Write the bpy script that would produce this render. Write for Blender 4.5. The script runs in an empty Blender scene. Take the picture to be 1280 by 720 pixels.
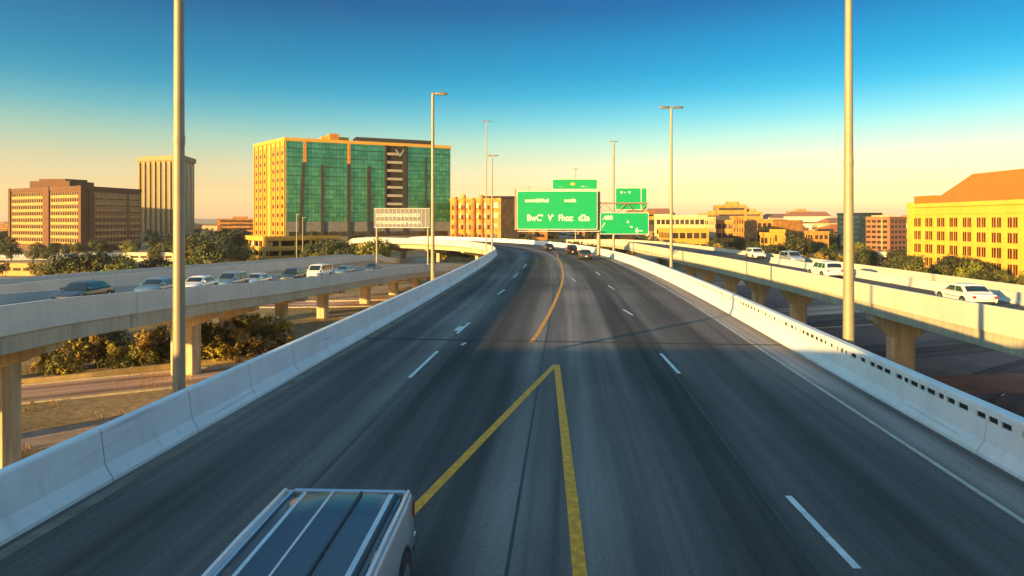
import bpy, math, random
from mathutils import Vector, Matrix
random.seed(7)
S = bpy.context.scene
C = S.collection
R = math.radians
HAZE = 1.1e-4
GZ = -8.7            # ground level (the decks stand around z = 0)
EYE = 5.3
F = 800.0
def at(px, py, d):   # a point seen at px,py of the 1280x720 photo at depth d
    return Vector(((px-640)*d/F, d, EYE-(py-277)*d/F))
def onz(px, py, z):
    d = F*(EYE-z)/(py-277.0)
    return Vector(((px-640)*d/F, d, z))

# ------------------------------------------------------------------ materials
MATS = {}
def nd(nt, t, **kw):
    n = nt.nodes.new(t)
    for k, v in kw.items(): setattr(n, k, v)
    return n
def mat(name, col, rough=0.7, metal=0.0, var=0.18, scale=0.6, bump=0.0, bscale=8.0, col2=None, stretch=None, spec=0.5, emit=None, streak=0.0, objrand=0.0, detail=6):
    if name in MATS: return MATS[name]
    m = bpy.data.materials.new(name); m.use_nodes = True
    nt = m.node_tree; b = nt.nodes['Principled BSDF']
    b.inputs['Roughness'].default_value = rough
    b.inputs['Metallic'].default_value = metal
    b.inputs['Specular IOR Level'].default_value = spec
    tc = nd(nt, 'ShaderNodeTexCoord')
    mp = nd(nt, 'ShaderNodeMapping')
    if stretch: mp.inputs['Scale'].default_value = stretch
    nt.links.new(tc.outputs['Object'], mp.inputs['Vector'])
    n = nd(nt, 'ShaderNodeTexNoise'); n.inputs['Scale'].default_value = scale; n.inputs['Detail'].default_value = detail
    n.inputs['Roughness'].default_value = 0.62
    nt.links.new(mp.outputs[0], n.inputs['Vector'])
    cr = nd(nt, 'ShaderNodeValToRGB')
    c2 = col2 or tuple(c*(1-var) for c in col); c1 = tuple(min(1, c*(1+var*0.6)) for c in col) if not col2 else col
    cr.color_ramp.elements[0].position = 0.32; cr.color_ramp.elements[0].color = (*c2, 1)
    cr.color_ramp.elements[1].position = 0.68; cr.color_ramp.elements[1].color = (*c1, 1)
    nt.links.new(n.outputs['Fac'], cr.inputs['Fac'])
    out = cr.outputs['Color']
    if streak > 0:
        mp2 = nd(nt, 'ShaderNodeMapping'); mp2.inputs['Scale'].default_value = (2.2, 2.2, 0.25)
        nt.links.new(tc.outputs['Object'], mp2.inputs['Vector'])
        n3 = nd(nt, 'ShaderNodeTexNoise'); n3.inputs['Scale'].default_value = 1.6; n3.inputs['Detail'].default_value = 8
        nt.links.new(mp2.outputs[0], n3.inputs['Vector'])
        mr = nd(nt, 'ShaderNodeMapRange'); mr.inputs[1].default_value = .35; mr.inputs[2].default_value = .6
        mr.inputs[3].default_value = 1-streak; mr.inputs[4].default_value = 1
        nt.links.new(n3.outputs['Fac'], mr.inputs[0])
        mx = nd(nt, 'ShaderNodeVectorMath', operation='SCALE')
        nt.links.new(out, mx.inputs[0]); nt.links.new(mr.outputs[0], mx.inputs['Scale']); out = mx.outputs[0]
    if objrand > 0:
        oi = nd(nt, 'ShaderNodeObjectInfo')
        hs = nd(nt, 'ShaderNodeHueSaturation')
        mr = nd(nt, 'ShaderNodeMapRange'); mr.inputs[3].default_value = 1-objrand; mr.inputs[4].default_value = 1+objrand
        nt.links.new(oi.outputs['Random'], mr.inputs[0]); nt.links.new(mr.outputs[0], hs.inputs['Value'])
        mr2 = nd(nt, 'ShaderNodeMapRange'); mr2.inputs[3].default_value = .5-objrand*.07; mr2.inputs[4].default_value = .5+objrand*.07
        nt.links.new(oi.outputs['Random'], mr2.inputs[0]); nt.links.new(mr2.outputs[0], hs.inputs['Hue'])
        nt.links.new(out, hs.inputs['Color']); out = hs.outputs[0]
    nt.links.new(out, b.inputs['Base Color'])
    if bump > 0:
        n2 = nd(nt, 'ShaderNodeTexNoise'); n2.inputs['Scale'].default_value = bscale; n2.inputs['Detail'].default_value = 8
        nt.links.new(mp.outputs[0], n2.inputs['Vector'])
        bp = nd(nt, 'ShaderNodeBump'); bp.inputs['Strength'].default_value = bump; bp.inputs['Distance'].default_value = 0.02
        nt.links.new(n2.outputs['Fac'], bp.inputs['Height']); nt.links.new(bp.outputs[0], b.inputs['Normal'])
    if emit:
        b.inputs['Emission Color'].default_value = (*emit[0], 1); b.inputs['Emission Strength'].default_value = emit[1]
    MATS[name] = m
    return m

M_conc = mat('barrier_concrete', (.72, .74, .75), .75, var=.10, scale=.35, bump=.25, bscale=14, streak=.05)
def scuffed(m, amt=.35):
    nt = m.node_tree; L = nt.links; b = nt.nodes['Principled BSDF']; src = b.inputs['Base Color'].links[0].from_socket
    uv = nd(nt, 'ShaderNodeUVMap', uv_map='UVMap'); sx = nd(nt, 'ShaderNodeSeparateXYZ'); L.new(uv.outputs[0], sx.inputs[0])
    tc = nd(nt, 'ShaderNodeTexCoord'); sz = nd(nt, 'ShaderNodeSeparateXYZ'); L.new(tc.outputs['Object'], sz.inputs[0])
    def layer(kt, kz, lo, hi, a, src):
        c = nd(nt, 'ShaderNodeCombineXYZ')
        for so_, k, sl_ in ((sx.outputs['Y'], kt, 0), (sz.outputs['Z'], kz, 1)):
            mm = nd(nt, 'ShaderNodeMath', operation='MULTIPLY'); mm.inputs[1].default_value = k; L.new(so_, mm.inputs[0]); L.new(mm.outputs[0], c.inputs[sl_])
        n = nd(nt, 'ShaderNodeTexNoise'); n.inputs['Scale'].default_value = 1; n.inputs['Detail'].default_value = 8; n.inputs['Roughness'].default_value = .65; L.new(c.outputs[0], n.inputs['Vector'])
        r = nd(nt, 'ShaderNodeMapRange'); r.inputs[1].default_value = lo; r.inputs[2].default_value = hi; r.inputs[3].default_value = 1; r.inputs[4].default_value = 1-a; L.new(n.outputs['Fac'], r.inputs[0])
        v = nd(nt, 'ShaderNodeVectorMath', operation='SCALE'); L.new(src, v.inputs[0]); L.new(r.outputs[0], v.inputs['Scale']); return v.outputs[0]
    src = layer(.22, 6.5, .60, .72, amt, src); src = layer(2.6, .7, .58, .74, amt*.5, src); src = layer(.5, .6, .45, .7, amt*.3, src)
    L.new(src, b.inputs['Base Color'])
scuffed(M_conc)
M_conc2 = mat('parapet_concrete', (.60, .58, .53), .8, var=.10, scale=.25, bump=.2, bscale=10, streak=.07)
M_gird = mat('girder_concrete', (.52, .45, .33), .85, var=.14, scale=.3, bump=.2, streak=.22)
M_pier = mat('pier_concrete', (.56, .47, .31), .85, var=.16, scale=.35, bump=.25, streak=.28)
M_steel = mat('galvanised_steel', (.31, .26, .17), .5, metal=.15, var=.10, scale=2)
M_dark = mat('dark_rubber', (.02, .02, .02), .8, var=.2)
M_black = mat('joint_and_shade_black', (.018, .018, .02), .9, var=.2)  # dark joints, and painted-in shade of rail slots, balcony strip and car park
M_lens = mat('lamp_lens', (.45, .46, .45), .2, var=.05)
M_signg = mat('sign_green', (.0, .33, .13), .45, var=.05, scale=.8)
M_signw = mat('sign_white', (.80, .80, .78), .5, var=.05)
M_signo = mat('sign_orange', (.85, .38, .03), .5, var=.05)
M_alu = mat('sign_aluminium', (.62, .61, .58), .5, metal=.3, var=.1, scale=1.5)
M_yel = mat('yellow_paint', (.95, .33, .0), .6, var=.45, scale=7, bump=.2, detail=10)
M_wht = mat('white_paint', (.66, .66, .64), .6, var=.25, scale=3.5, detail=10)
M_beige = mat('worn_edge_paint', (.48, .44, .38), .7, var=.25, scale=2.5, detail=10)
M_bark = mat('bark', (.10, .07, .045), .9, var=.3, scale=2)
M_leafA = mat('leaf_dark', (.055, .062, .014), .65, var=.4, scale=.5, objrand=.35)
M_leafB = mat('leaf_olive', (.15, .14, .015), .65, var=.4, scale=.5, objrand=.35)
M_leafC = mat('leaf_dry', (.30, .20, .03), .7, var=.4, scale=.5, objrand=.3)

def asphalt(name, base, streaky=True, patch=None):
    m = bpy.data.materials.new(name); m.use_nodes = True
    nt = m.node_tree; L = nt.links; b = nt.nodes['Principled BSDF']
    uv = nd(nt, 'ShaderNodeUVMap', uv_map='UVMap')
    mp = nd(nt, 'ShaderNodeMapping'); mp.inputs['Scale'].default_value = (1.15, .018, 1)
    L.new(uv.outputs[0], mp.inputs['Vector'])
    n = nd(nt, 'ShaderNodeTexNoise'); n.inputs['Scale'].default_value = .55; n.inputs['Detail'].default_value = 7; n.inputs['Roughness'].default_value = .6
    L.new(mp.outputs[0], n.inputs['Vector'])
    cr = nd(nt, 'ShaderNodeValToRGB'); e = cr.color_ramp.elements
    e[0].position = .34; e[0].color = (*[c*.30 for c in base], 1)
    e[1].position = .66; e[1].color = (*[c*1.75 for c in base], 1)
    mid = e.new(.5); mid.color = (*base, 1)
    L.new(n.outputs['Fac'], cr.inputs['Fac'])
    n2 = nd(nt, 'ShaderNodeTexNoise'); n2.inputs['Scale'].default_value = .09; n2.inputs['Detail'].default_value = 5
    L.new(uv.outputs[0], n2.inputs['Vector'])
    mr = nd(nt, 'ShaderNodeMapRange'); mr.inputs[1].default_value = .3; mr.inputs[2].default_value = .7; mr.inputs[3].default_value = .72; mr.inputs[4].default_value = 1.25
    L.new(n2.outputs['Fac'], mr.inputs[0])
    n4 = nd(nt, 'ShaderNodeTexNoise'); n4.inputs['Scale'].default_value = 14; n4.inputs['Detail'].default_value = 6; n4.inputs['Roughness'].default_value = .8
    L.new(uv.outputs[0], n4.inputs['Vector'])
    mr4 = nd(nt, 'ShaderNodeMapRange'); mr4.inputs[1].default_value = .3; mr4.inputs[2].default_value = .7; mr4.inputs[3].default_value = .7; mr4.inputs[4].default_value = 1.3
    L.new(n4.outputs['Fac'], mr4.inputs[0])
    mu = nd(nt, 'ShaderNodeMath', operation='MULTIPLY'); L.new(mr.outputs[0], mu.inputs[0]); L.new(mr4.outputs[0], mu.inputs[1])
    sc = nd(nt, 'ShaderNodeVectorMath', operation='SCALE'); L.new(cr.outputs[0], sc.inputs[0]); L.new(mu.outputs[0], sc.inputs['Scale'])
    out = sc.outputs[0]
    if patch:      # lateral colour zones worn into the lanes: list of (lateral metres, factor)
        sx = nd(nt, 'ShaderNodeSeparateXYZ'); L.new(uv.outputs[0], sx.inputs[0])
        # wander of the tracks
        mw = nd(nt, 'ShaderNodeMapRange'); mw.inputs[1].default_value = -10; mw.inputs[2].default_value = 10
        n5 = nd(nt, 'ShaderNodeTexNoise'); n5.inputs['Scale'].default_value = .06; n5.noise_dimensions = '1D'
        L.new(sx.outputs['Y'], n5.inputs['W'])
        ad = nd(nt, 'ShaderNodeMath', operation='MULTIPLY_ADD'); ad.inputs[1].default_value = 1.6
        L.new(n5.outputs['Fac'], ad.inputs[0]); L.new(sx.outputs['X'], ad.inputs[2])
        L.new(ad.outputs[0], mw.inputs[0])
        pr = nd(nt, 'ShaderNodeValToRGB'); pr.color_ramp.interpolation = 'EASE'
        pe = pr.color_ramp.elements
        while len(pe) > 1: pe.remove(pe[-1])
        for i, (u, k) in enumerate(patch):
            el = pe[0] if i == 0 else pe.new((u+10.8)/20)
            el.position = (u+10.8)/20; el.color = (k/2, k/2, k/2, 1)
        L.new(mw.outputs[0], pr.inputs['Fac'])
        s2 = nd(nt, 'ShaderNodeVectorMath', operation='MULTIPLY'); L.new(out, s2.inputs[0]); L.new(pr.outputs[0], s2.inputs[1])
        s3 = nd(nt, 'ShaderNodeVectorMath', operation='SCALE'); s3.inputs['Scale'].default_value = 2; L.new(s2.outputs[0], s3.inputs[0]); out = s3.outputs[0]
    L.new(out, b.inputs['Base Color'])
    rr = nd(nt, 'ShaderNodeMapRange'); rr.inputs[3].default_value = .72; rr.inputs[4].default_value = .95
    L.new(n.outputs['Fac'], rr.inputs[0]); L.new(rr.outputs[0], b.inputs['Roughness']); b.inputs['Specular IOR Level'].default_value = .18
    bp = nd(nt, 'ShaderNodeBump'); bp.inputs['Strength'].default_value = .35; bp.inputs['Distance'].default_value = .01
    L.new(n4.outputs['Fac'], bp.inputs['Height']); L.new(bp.outputs[0], b.inputs['Normal'])
    return m
M_asph = asphalt('deck_asphalt', (.135, .114, .104), patch=[(-10, 1.3), (-8.7, 1.0), (-7.4, .55), (-6.0, 1.05), (-4.6, 1.05), (-3.3, .5), (-2.2, .5), (-1.0, 1.2), (.4, 1.5), (1.5, 1.0), (2.9, .55), (4.2, .95), (5.5, .5), (6.8, .85), (7.9, .9), (8.4, 1.7), (9.4, 1.9)])
M_asph2 = asphalt('ramp_asphalt', (.10, .09, .08))
M_asph3 = asphalt('street_asphalt', (.13, .085, .065))
M_asph4 = asphalt('pale_street_concrete', (.55, .34, .24))

# ------------------------------------------------------------------ mesh tools
class MB:
    def __init__(s): s.v = []; s.f = []; s.m = []; s.uv = {}
    def add(s, vs, fs, mi=0, uvs=None):
        o = len(s.v); s.v += [tuple(v) for v in vs]
        for k, f in enumerate(fs):
            if uvs: s.uv[len(s.f)] = [uvs[i] for i in f]
            s.f.append(tuple(i+o for i in f)); s.m.append(mi)
        return s
    def box(s, c, d, rz=0, mi=0, taper=1.0, rx=0, ry=0):
        c = Vector(c); hx, hy, hz = d[0]/2, d[1]/2, d[2]/2
        M = Matrix.Rotation(rz, 3, 'Z') @ Matrix.Rotation(rx, 3, 'X') @ Matrix.Rotation(ry, 3, 'Y')
        vs = []
        for z, t in ((-hz, 1), (hz, taper)):
            for x, y in ((-hx, -hy), (hx, -hy), (hx, hy), (-hx, hy)):
                vs.append(c + M @ Vector((x*t, y*t, z)))
        return s.add(vs, [(3, 2, 1, 0), (4, 5, 6, 7), (0, 1, 5, 4), (1, 2, 6, 5), (2, 3, 7, 6), (3, 0, 4, 7)], mi)
    def prism(s, poly, z0, z1, mi=0, cap=True):
        n = len(poly); vs = [(x, y, z0) for x, y in poly] + [(x, y, z1) for x, y in poly]
        fs = [(i, (i+1) % n, n+(i+1) % n, n+i) for i in range(n)]
        if cap: fs += [tuple(range(n-1, -1, -1)), tuple(range(n, 2*n))]
        return s.add(vs, fs, mi)
    def ring_loft(s, rings, mi=0, caps=True):
        n = len(rings[0]); vs = [p for r in rings for p in r]; fs = []
        for k in range(len(rings)-1):
            for i in range(n):
                a, b = k*n+i, k*n+(i+1) % n
                fs.append((a, b, b+n, a+n))
        if caps: fs += [tuple(range(n-1, -1, -1)), tuple(range((len(rings)-1)*n, len(rings)*n))]
        return s.add(vs, fs, mi)
    def tube(s, pts, rs, n=12, mi=0, caps=True):
        pts = [Vector(p) for p in pts]
        if not hasattr(rs, '__len__'): rs = [rs]*len(pts)
        rings = []
        for i, p in enumerate(pts):
            t = (pts[min(i+1, len(pts)-1)]-pts[max(i-1, 0)]).normalized()
            a = t.orthogonal().normalized() if i == 0 else (a - t*a.dot(t)).normalized()
            b = t.cross(a)
            rings.append([p + (a*math.cos(2*math.pi*k/n)+b*math.sin(2*math.pi*k/n))*rs[i] for k in range(n)])
        return s.ring_loft(rings, mi, caps)
    def build(s, name, mats, parent=None, loc=None, smooth=None, bevel=None):
        me = bpy.data.meshes.new(name)
        me.from_pydata(s.v, [], s.f)
        if not isinstance(mats, (list, tuple)): mats = [mats]
        for m in mats: me.materials.append(m)
        me.polygons.foreach_set('material_index', s.m)
        if s.uv:
            ul = me.uv_layers.new(name='UVMap')
            for fi, uvs in s.uv.items():
                p = me.polygons[fi]
                for k, li in enumerate(p.loop_indices): ul.data[li].uv = uvs[k]
        if smooth is not None:
            me.polygons.foreach_set('use_smooth', [True]*len(me.polygons))
            me.set_sharp_from_angle(angle=R(smooth))
        me.validate(); me.update()
        o = bpy.data.objects.new(name, me); C.objects.link(o)
        if parent is not None: o.parent = parent
        if loc is not None: o.location = loc
        if bevel:
            bv = o.modifiers.new('Bevel', 'BEVEL'); bv.width = bevel; bv.segments = 2; bv.limit_method = 'ANGLE'; bv.angle_limit = R(40)
        return o
def thing(name, label, cat, loc=(0, 0, 0), rz=0, group=None):
    o = bpy.data.objects.new(name, None); C.objects.link(o); o.empty_display_size = .5
    o.location = loc; o.rotation_euler = (0, 0, rz); o['label'] = label; o['category'] = cat
    if group: o['group'] = group
    return o
def tag(o, label, cat, group=None):
    o['label'] = label; o['category'] = cat
    if group: o['group'] = group
    return o
def struct(o, kind='structure'):
    o['kind'] = kind; return o
def copy_tree(o, label=None, loc=None, rz=None, scale=None, group=None):
    r = o.copy(); C.objects.link(r)
    if label: r['label'] = label
    if group: r['group'] = group
    if loc is not None: r.location = loc
    if rz is not None: r.rotation_euler = (0, 0, rz)
    if scale is not None: r.scale = scale if hasattr(scale, '__len__') else (scale,)*3
    for ch in list(o.children):
        c = ch.copy(); C.objects.link(c); c.parent = r
        for g in list(ch.children):
            d = g.copy(); C.objects.link(d); d.parent = c
    return r

# ------------------------------------------------------------------ paths and sweeps
def catmull(P, n=24):
    P = [Vector(p) for p in P]; out = []
    Q = [P[0]*2-P[1]] + P + [P[-1]*2-P[-2]]
    for i in range(1, len(Q)-2):
        for k in range(n):
            t = k/n; a, b, c, d = Q[i-1], Q[i], Q[i+1], Q[i+2]
            out.append(.5*((2*b)+(c-a)*t+(2*a-5*b+4*c-d)*t*t+(3*b-a-3*c+d)*t**3))
    out.append(P[-1]); return out
class Path:
    def __init__(s, ctrl, raw=False):
        pts = ctrl if raw else catmull(ctrl)
        s.p = [Vector(q) for q in pts]; s.s = [0]
        for a, b in zip(s.p, s.p[1:]): s.s.append(s.s[-1]+(b-a).xy.length)
        s.L = s.s[-1]
    def pos(s, t):
        t = max(0, min(s.L, t)); lo, hi = 0, len(s.s)-1
        while hi-lo > 1:
            m = (lo+hi)//2
            if s.s[m] <= t: lo = m
            else: hi = m
        k = (t-s.s[lo])/max(1e-9, s.s[hi]-s.s[lo])
        return s.p[lo].lerp(s.p[hi], k)
    def right(s, t):
        d = (s.pos(t+.8)-s.pos(t-.8)).xy.normalized(); return Vector((d.y, -d.x, 0))
    def q(s, t, u, z=0):
        return s.pos(t)+s.right(t)*u+Vector((0, 0, z))
    def proj(s, x, y):
        best = min(range(len(s.p)), key=lambda i: (s.p[i].x-x)**2+(s.p[i].y-y)**2)
        t = s.s[best]
        for _ in range(6):
            r = s.right(t); d = Vector((-r.y, r.x)); p = s.pos(t)
            t += (Vector((x, y))-p.xy).dot(d)
        r = s.right(t); return t, (Vector((x, y))-s.pos(t).xy).dot(r.xy)
    def s_at_y(s, y):
        for i in range(len(s.p)-1):
            if s.p[i].y <= y <= s.p[i+1].y:
                return s.s[i]+(s.s[i+1]-s.s[i])*(y-s.p[i].y)/max(1e-9, s.p[i+1].y-s.p[i].y)
        return s.L
    def offset(s, u, dz=0):
        return Path([s.q(t, u, dz) for t in s.s], raw=True)
def sweep(mb, path, prof, s0, s1, step=2.0, closed=True, mi=0):
    n = max(1, int(math.ceil((s1-s0)/step))); k = len(prof); vs = []; uv = []
    for i in range(n+1):
        t = s0+(s1-s0)*i/n; p = path.pos(t); r = path.right(t)
        for u, z in prof:
            vs.append(p+r*u+Vector((0, 0, z))); uv.append((u, t))
    fs = []
    kk = k if closed else k-1
    for i in range(n):
        for j in range(kk):
            a, b = i*k+j, i*k+(j+1) % k
            fs.append((a, b, b+k, a+k))
    if closed: fs += [tuple(range(k-1, -1, -1)), tuple(range(n*k, n*k+k))]
    mb.add(vs, fs, mi, uv); return mb
def strip(mb, path, pts, w, mi, dz=.006):
    """painted strip through (x,y) points laid on the path's surface"""
    su = [path.proj(x, y) for x, y in pts]
    out = []
    for (a, ua), (b, ub) in zip(su, su[1:]):
        n = max(1, int(abs(b-a)/2))
        for i in range(n): out.append((a+(b-a)*i/n, ua+(ub-ua)*i/n))
    out.append(su[-1]); vs = []
    for i, (t, u) in enumerate(out):
        a = out[max(0, i-1)]; b = out[min(len(out)-1, i+1)]
        d = Vector((b[0]-a[0], b[1]-a[1])).normalized(); nx = Vector((-d.y, d.x))
        for sg in (-1, 1):
            vs.append(path.q(t+nx.x*sg*w/2, u+nx.y*sg*w/2, dz))
    uv = [(v.x, v.y) for v in vs]
    fs = [(2*i, 2*i+1, 2*i+3, 2*i+2) for i in range(len(out)-1)]
    mb.add(vs, fs, mi, uv)

# ------------------------------------------------------------------ main road
main = Path([(-2.8, -40, 0), (-.9, -20, 0), (.0, -1, 0), (.9, 10, 0), (1.9, 22, 0), (3.9, 46, 0), (5.4, 70, -.1), (6.3, 95, -.35), (6.4, 122, -.75), (3.6, 150, -.95), (-4, 172, -.85), (-16, 187, -.65), (-31, 199, -.6), (-43, 216, -1.2), (-52, 238, -3.0), (-68, 256, -5.2), (-96, 264, -7.6), (-135, 258, -8.4), (-200, 236, -8.55)])
HW = 9.25
def zdeck(y): return main.pos(main.s_at_y(y)).z
mb = MB()
sweep(mb, main, [(-HW, 0), (-6, 0), (-3, 0), (0, 0), (3, 0), (6, 0), (HW, 0)], 0, main.L, 2, closed=False)
def px2deck(px, py):
    z = 0
    for _ in range(6):
        p = onz(px, py, z); z = zdeck(p.y)
    return p.x, p.y
def strip_px(pts, w, mi): strip(mb, main, [px2deck(*p) for p in pts], w, mi)
strip_px([(380, 784), (445, 714), (520, 635), (607, 545), (694, 456)], .20, 1)
strip_px([(733, 800), (725, 720), (718, 650), (708, 560), (696, 456)], .22, 1)
strip_px([(664, 428), (673, 416), (685, 395), (696, 372), (702, 356), (704, 345), (702, 333), (697, 322), (690, 314)], .20, 1)
for a in ([(512, 472), (547, 439)], [(571, 417), (587, 403)], [(577, 431.5), (582, 428.5)], [(622, 368), (631, 362)], [(642, 347), (648, 341)], [(654, 335), (658, 330)],
          [(985, 620), (1072, 711)], [(826, 442), (849, 467)], [(779, 387), (791, 394)], [(760, 357), (768, 362)], [(745, 340), (750, 344)], [(714, 347), (720, 352)]):
    strip_px(a, .13, 2)
for a in ([(571, 413.5), (577, 408)],):
    strip_px(a, .30, 2)
# right edge line, left gutter edge
def edge(u, w, mi, s0, s1, dz=.006):
    n = int((s1-s0)/2)
    v = []
    for i in range(n+1):
        t = s0+(s1-s0)*i/n
        v += [main.q(t, u-w/2, dz), main.q(t, u+w/2, dz)]
    mb.add(v, [(2*i, 2*i+1, 2*i+3, 2*i+2) for i in range(n)], mi, [(p.x, p.y) for p in v])
edge(HW-1.25, .12, 3, 0, main.L); edge(-HW+.26, .26, 5, 0, main.L)
for u_, w_ in ((-5.15, .05), (-.95, .06), (3.75, .05)): edge(u_, w_, 6, 0, main.s_at_y(150), .003)
# expansion joints
for y in (28.2, 51, 73, 96, 118):
    t = main.s_at_y(y)
    v = [main.q(t-.09, -HW+.1, .009), main.q(t-.09, HW-.1, .009), main.q(t+.09, HW-.1, .009), main.q(t+.09, -HW+.1, .009)]
    mb.add(v, [(0, 1, 2, 3)], 4, [(p.x, p.y) for p in v])
road = struct(mb.build('highway_road', [M_asph, M_yel, M_wht, M_beige, M_black, mat('gutter', (.22, .18, .14), .85, var=.35, scale=1.5), mat('tar_seam', (.03, .03, .03), .6, var=.5, scale=1.2)]))

def piece_breaks(L, seg, gap, s0=0):
    out = []; t = s0
    while t < L-1:
        out.append((t, min(t+seg, L)-gap)); t += seg
    return out
# left barrier: F-shape with joints ; right barrier: with slots under its top beam
hwy = thing('elevated_highway', 'wide curving concrete bridge deck carrying the main road across the middle', 'bridge', (0, 0, GZ))
mb = MB(); sweep(mb, main, [(-HW-.55, -.02), (-HW-.55, -.42), (-HW-.2, -.75), (HW+.2, -.75), (HW+.55, -.42), (HW+.55, -.02)], 0, main.L, 3)
mb.build('deck_slab', M_gird, hwy, loc=(0, 0, -GZ))
for u in (-7.4, -2.5, 2.5, 7.4):
    mb = MB(); sweep(mb, main, [(u-.55, -.75), (u-.3, -2.0), (u+.3, -2.0), (u+.55, -.75)], 0, main.L, 3)
    mb.build('girder', M_gird, hwy, loc=(0, 0, -GZ))
def pier(path, t, parent, dtop, wcol=2.0, dcol=1.6, wcap=7.0, hcap=2.0, lean=0):
    """hammerhead pier: column and cap; dtop = underside below deck top"""
    p = path.pos(t); r = path.right(t); d = Vector((-r.y, r.x, 0))
    zt = p.z-dtop
    def P(u, v, z): q = p+r*(u+lean)+d*v; return Vector((q.x, q.y, z))
    mb = MB(); c = .22
    prof = [(-wcol/2+c, -dcol/2), (wcol/2-c, -dcol/2), (wcol/2, -dcol/2+c), (wcol/2, dcol/2-c), (wcol/2-c, dcol/2), (-wcol/2+c, dcol/2), (-wcol/2, dcol/2-c), (-wcol/2, -dcol/2+c)]
    zc = zt-hcap+.02
    mb.ring_loft([[P(u, v, GZ-.3) for u, v in prof], [P(u, v, zc) for u, v in prof]])
    o = mb.build('pier', M_pier, parent, loc=-Vector(parent.location))
    mb = MB(); hw = wcap/2; k = wcol/2
    out = [(-hw, 0), (-hw, -.55), (-hw*.82, -hcap*.5), (-k-.25, -hcap*.92), (-k, -hcap), (k, -hcap), (k+.25, -hcap*.92), (hw*.82, -hcap*.5), (hw, -.55), (hw, 0)]
    v = dcol/2+.04
    mb.ring_loft([[P(u, -v, zt+z) for u, z in out], [P(u, v, zt+z) for u, z in out]])
    mb.build('pier_cap', M_pier, o)
for y in (6, 38, 70, 102, 134): pier(main, main.s_at_y(y), hwy, 2.0, 2.2, 1.8, 13, 1.8)
sK = main.s_at_y(170)
for k in range(4): pier(main, sK+12+k*17, hwy, 2.0, 1.5, 1.3, 11, 1.6)

lb = thing('concrete_barrier', 'tall smooth white concrete barrier with sloped foot, left side of the main road', 'barrier', main.q(10, -HW, 0))
inv = -Vector(lb.location)
for k, (a, b) in enumerate(piece_breaks(main.L, 3.05, .035)):
    pass
def barrier_panels(root, side, seg, gap, prof, smax, name='panel', mats=M_conc, start=0.6):
    res = []
    for a, b in piece_breaks(smax, seg, gap, start):
        mb = MB(); sweep(mb, main, [(side*u, z) for u, z in prof], a, b, 1.6 if seg > 4 else 1.55)
        res.append(mb.build(name, mats, root, loc=-Vector(root.location), smooth=20))
    return res
profL = [(HW, 0), (HW+.05, .09), (HW+.20, .36), (HW+.27, 1.02), (HW+.30, 1.06), (HW+.47, 1.06), (HW+.50, 1.02), (HW+.55, -.75), (HW+.56, -.75), (HW+.555, 0)]
profL = [(HW, -.0), (HW, .08), (HW+.17, .34), (HW+.26, 1.02), (HW+.285, 1.06), (HW+.47, 1.06), (HW+.50, 1.03), (HW+.60, -.5), (HW+.552, -.5), (HW+.552, 0)]
barrier_panels(lb, -1, 3.05, .03, profL, 170)
mb = MB(); sweep(mb, main, [(-u, z) for u, z in profL], 170.1, main.L, 3); mb.build('panel', M_conc2, lb, loc=inv, smooth=20)
mb = MB(); sweep(mb, main, [(-HW-.30, .02), (-HW-.30, 1.0), (-HW-.45, 1.0), (-HW-.45, .02)], .6, 170, 3); mb.build('black_filler', M_black, lb, loc=inv)

rb = thing('concrete_barrier', 'white concrete barrier with dark slots under its top rail, right of main road', 'barrier', main.q(10, HW, 0))
profR = [(HW, 0), (HW, .08), (HW+.16, .32), (HW+.22, .78), (HW+.50, .78), (HW+.60, -.5), (HW+.552, -.5), (HW+.552, 0)]
barrier_panels(rb, 1, 9.15, .03, profR, main.L, start=.6)
mb = MB(); sweep(mb, main, [(HW+.20, .93), (HW+.21, 1.06), (HW+.24, 1.09), (HW+.50, 1.09), (HW+.52, 1.06), (HW+.52, .93)], .6, main.L, 2); mb.build('top_rail', M_conc, rb, loc=-Vector(rb.location), smooth=20)
mb = MB(); t = .6; rr = random.Random(3)
sweep(mb, main, [(HW+.275, .77), (HW+.275, .94), (HW+.49, .94), (HW+.49, .77)], .6, main.L, 3, mi=1)  # black strip set behind the slots in place of their shade
while t < 95:
    L_ = rr.choice([.08, .1, .12, .3]); sweep(mb, main, [(HW+.225, .77), (HW+.225, .94), (HW+.27, .94), (HW+.27, .77)], t, t+L_, 2); t += L_+rr.choice([.2, .26, .34, .4])
sweep(mb, main, [(HW+.225, .77), (HW+.225, .94), (HW+.27, .94), (HW+.27, .77)], t, main.L, 3)
mb.build('spacers_and_slot_shade', [M_conc, M_black], rb, loc=-Vector(rb.location))['kind'] = 'stuff'

# ------------------------------------------------------------------ the overpass the camera stands on (casts the shade over the near road)
ov = thing('overpass', 'low concrete overpass crossing above the near end of the road, behind the photographer', 'bridge', (0, -6, GZ))
mb = MB(); mb.box((27, 0, 3.45-GZ), (205, 11.6, .9)); mb.build('deck_slab', M_gird, ov)
for s_ in (-1, 1):
    mb = MB(); mb.box((27, s_*6.05, 4.0-GZ), (205, .4, 1.6)); mb.build('parapet', M_conc2, ov)
for x in (-60, -30, 30, 60):
    mb = MB(); mb.box((x, 0, (3.0-GZ)/2), (1.6, 9, 3.0-GZ)); mb.build('pier', M_pier, ov)

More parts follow.
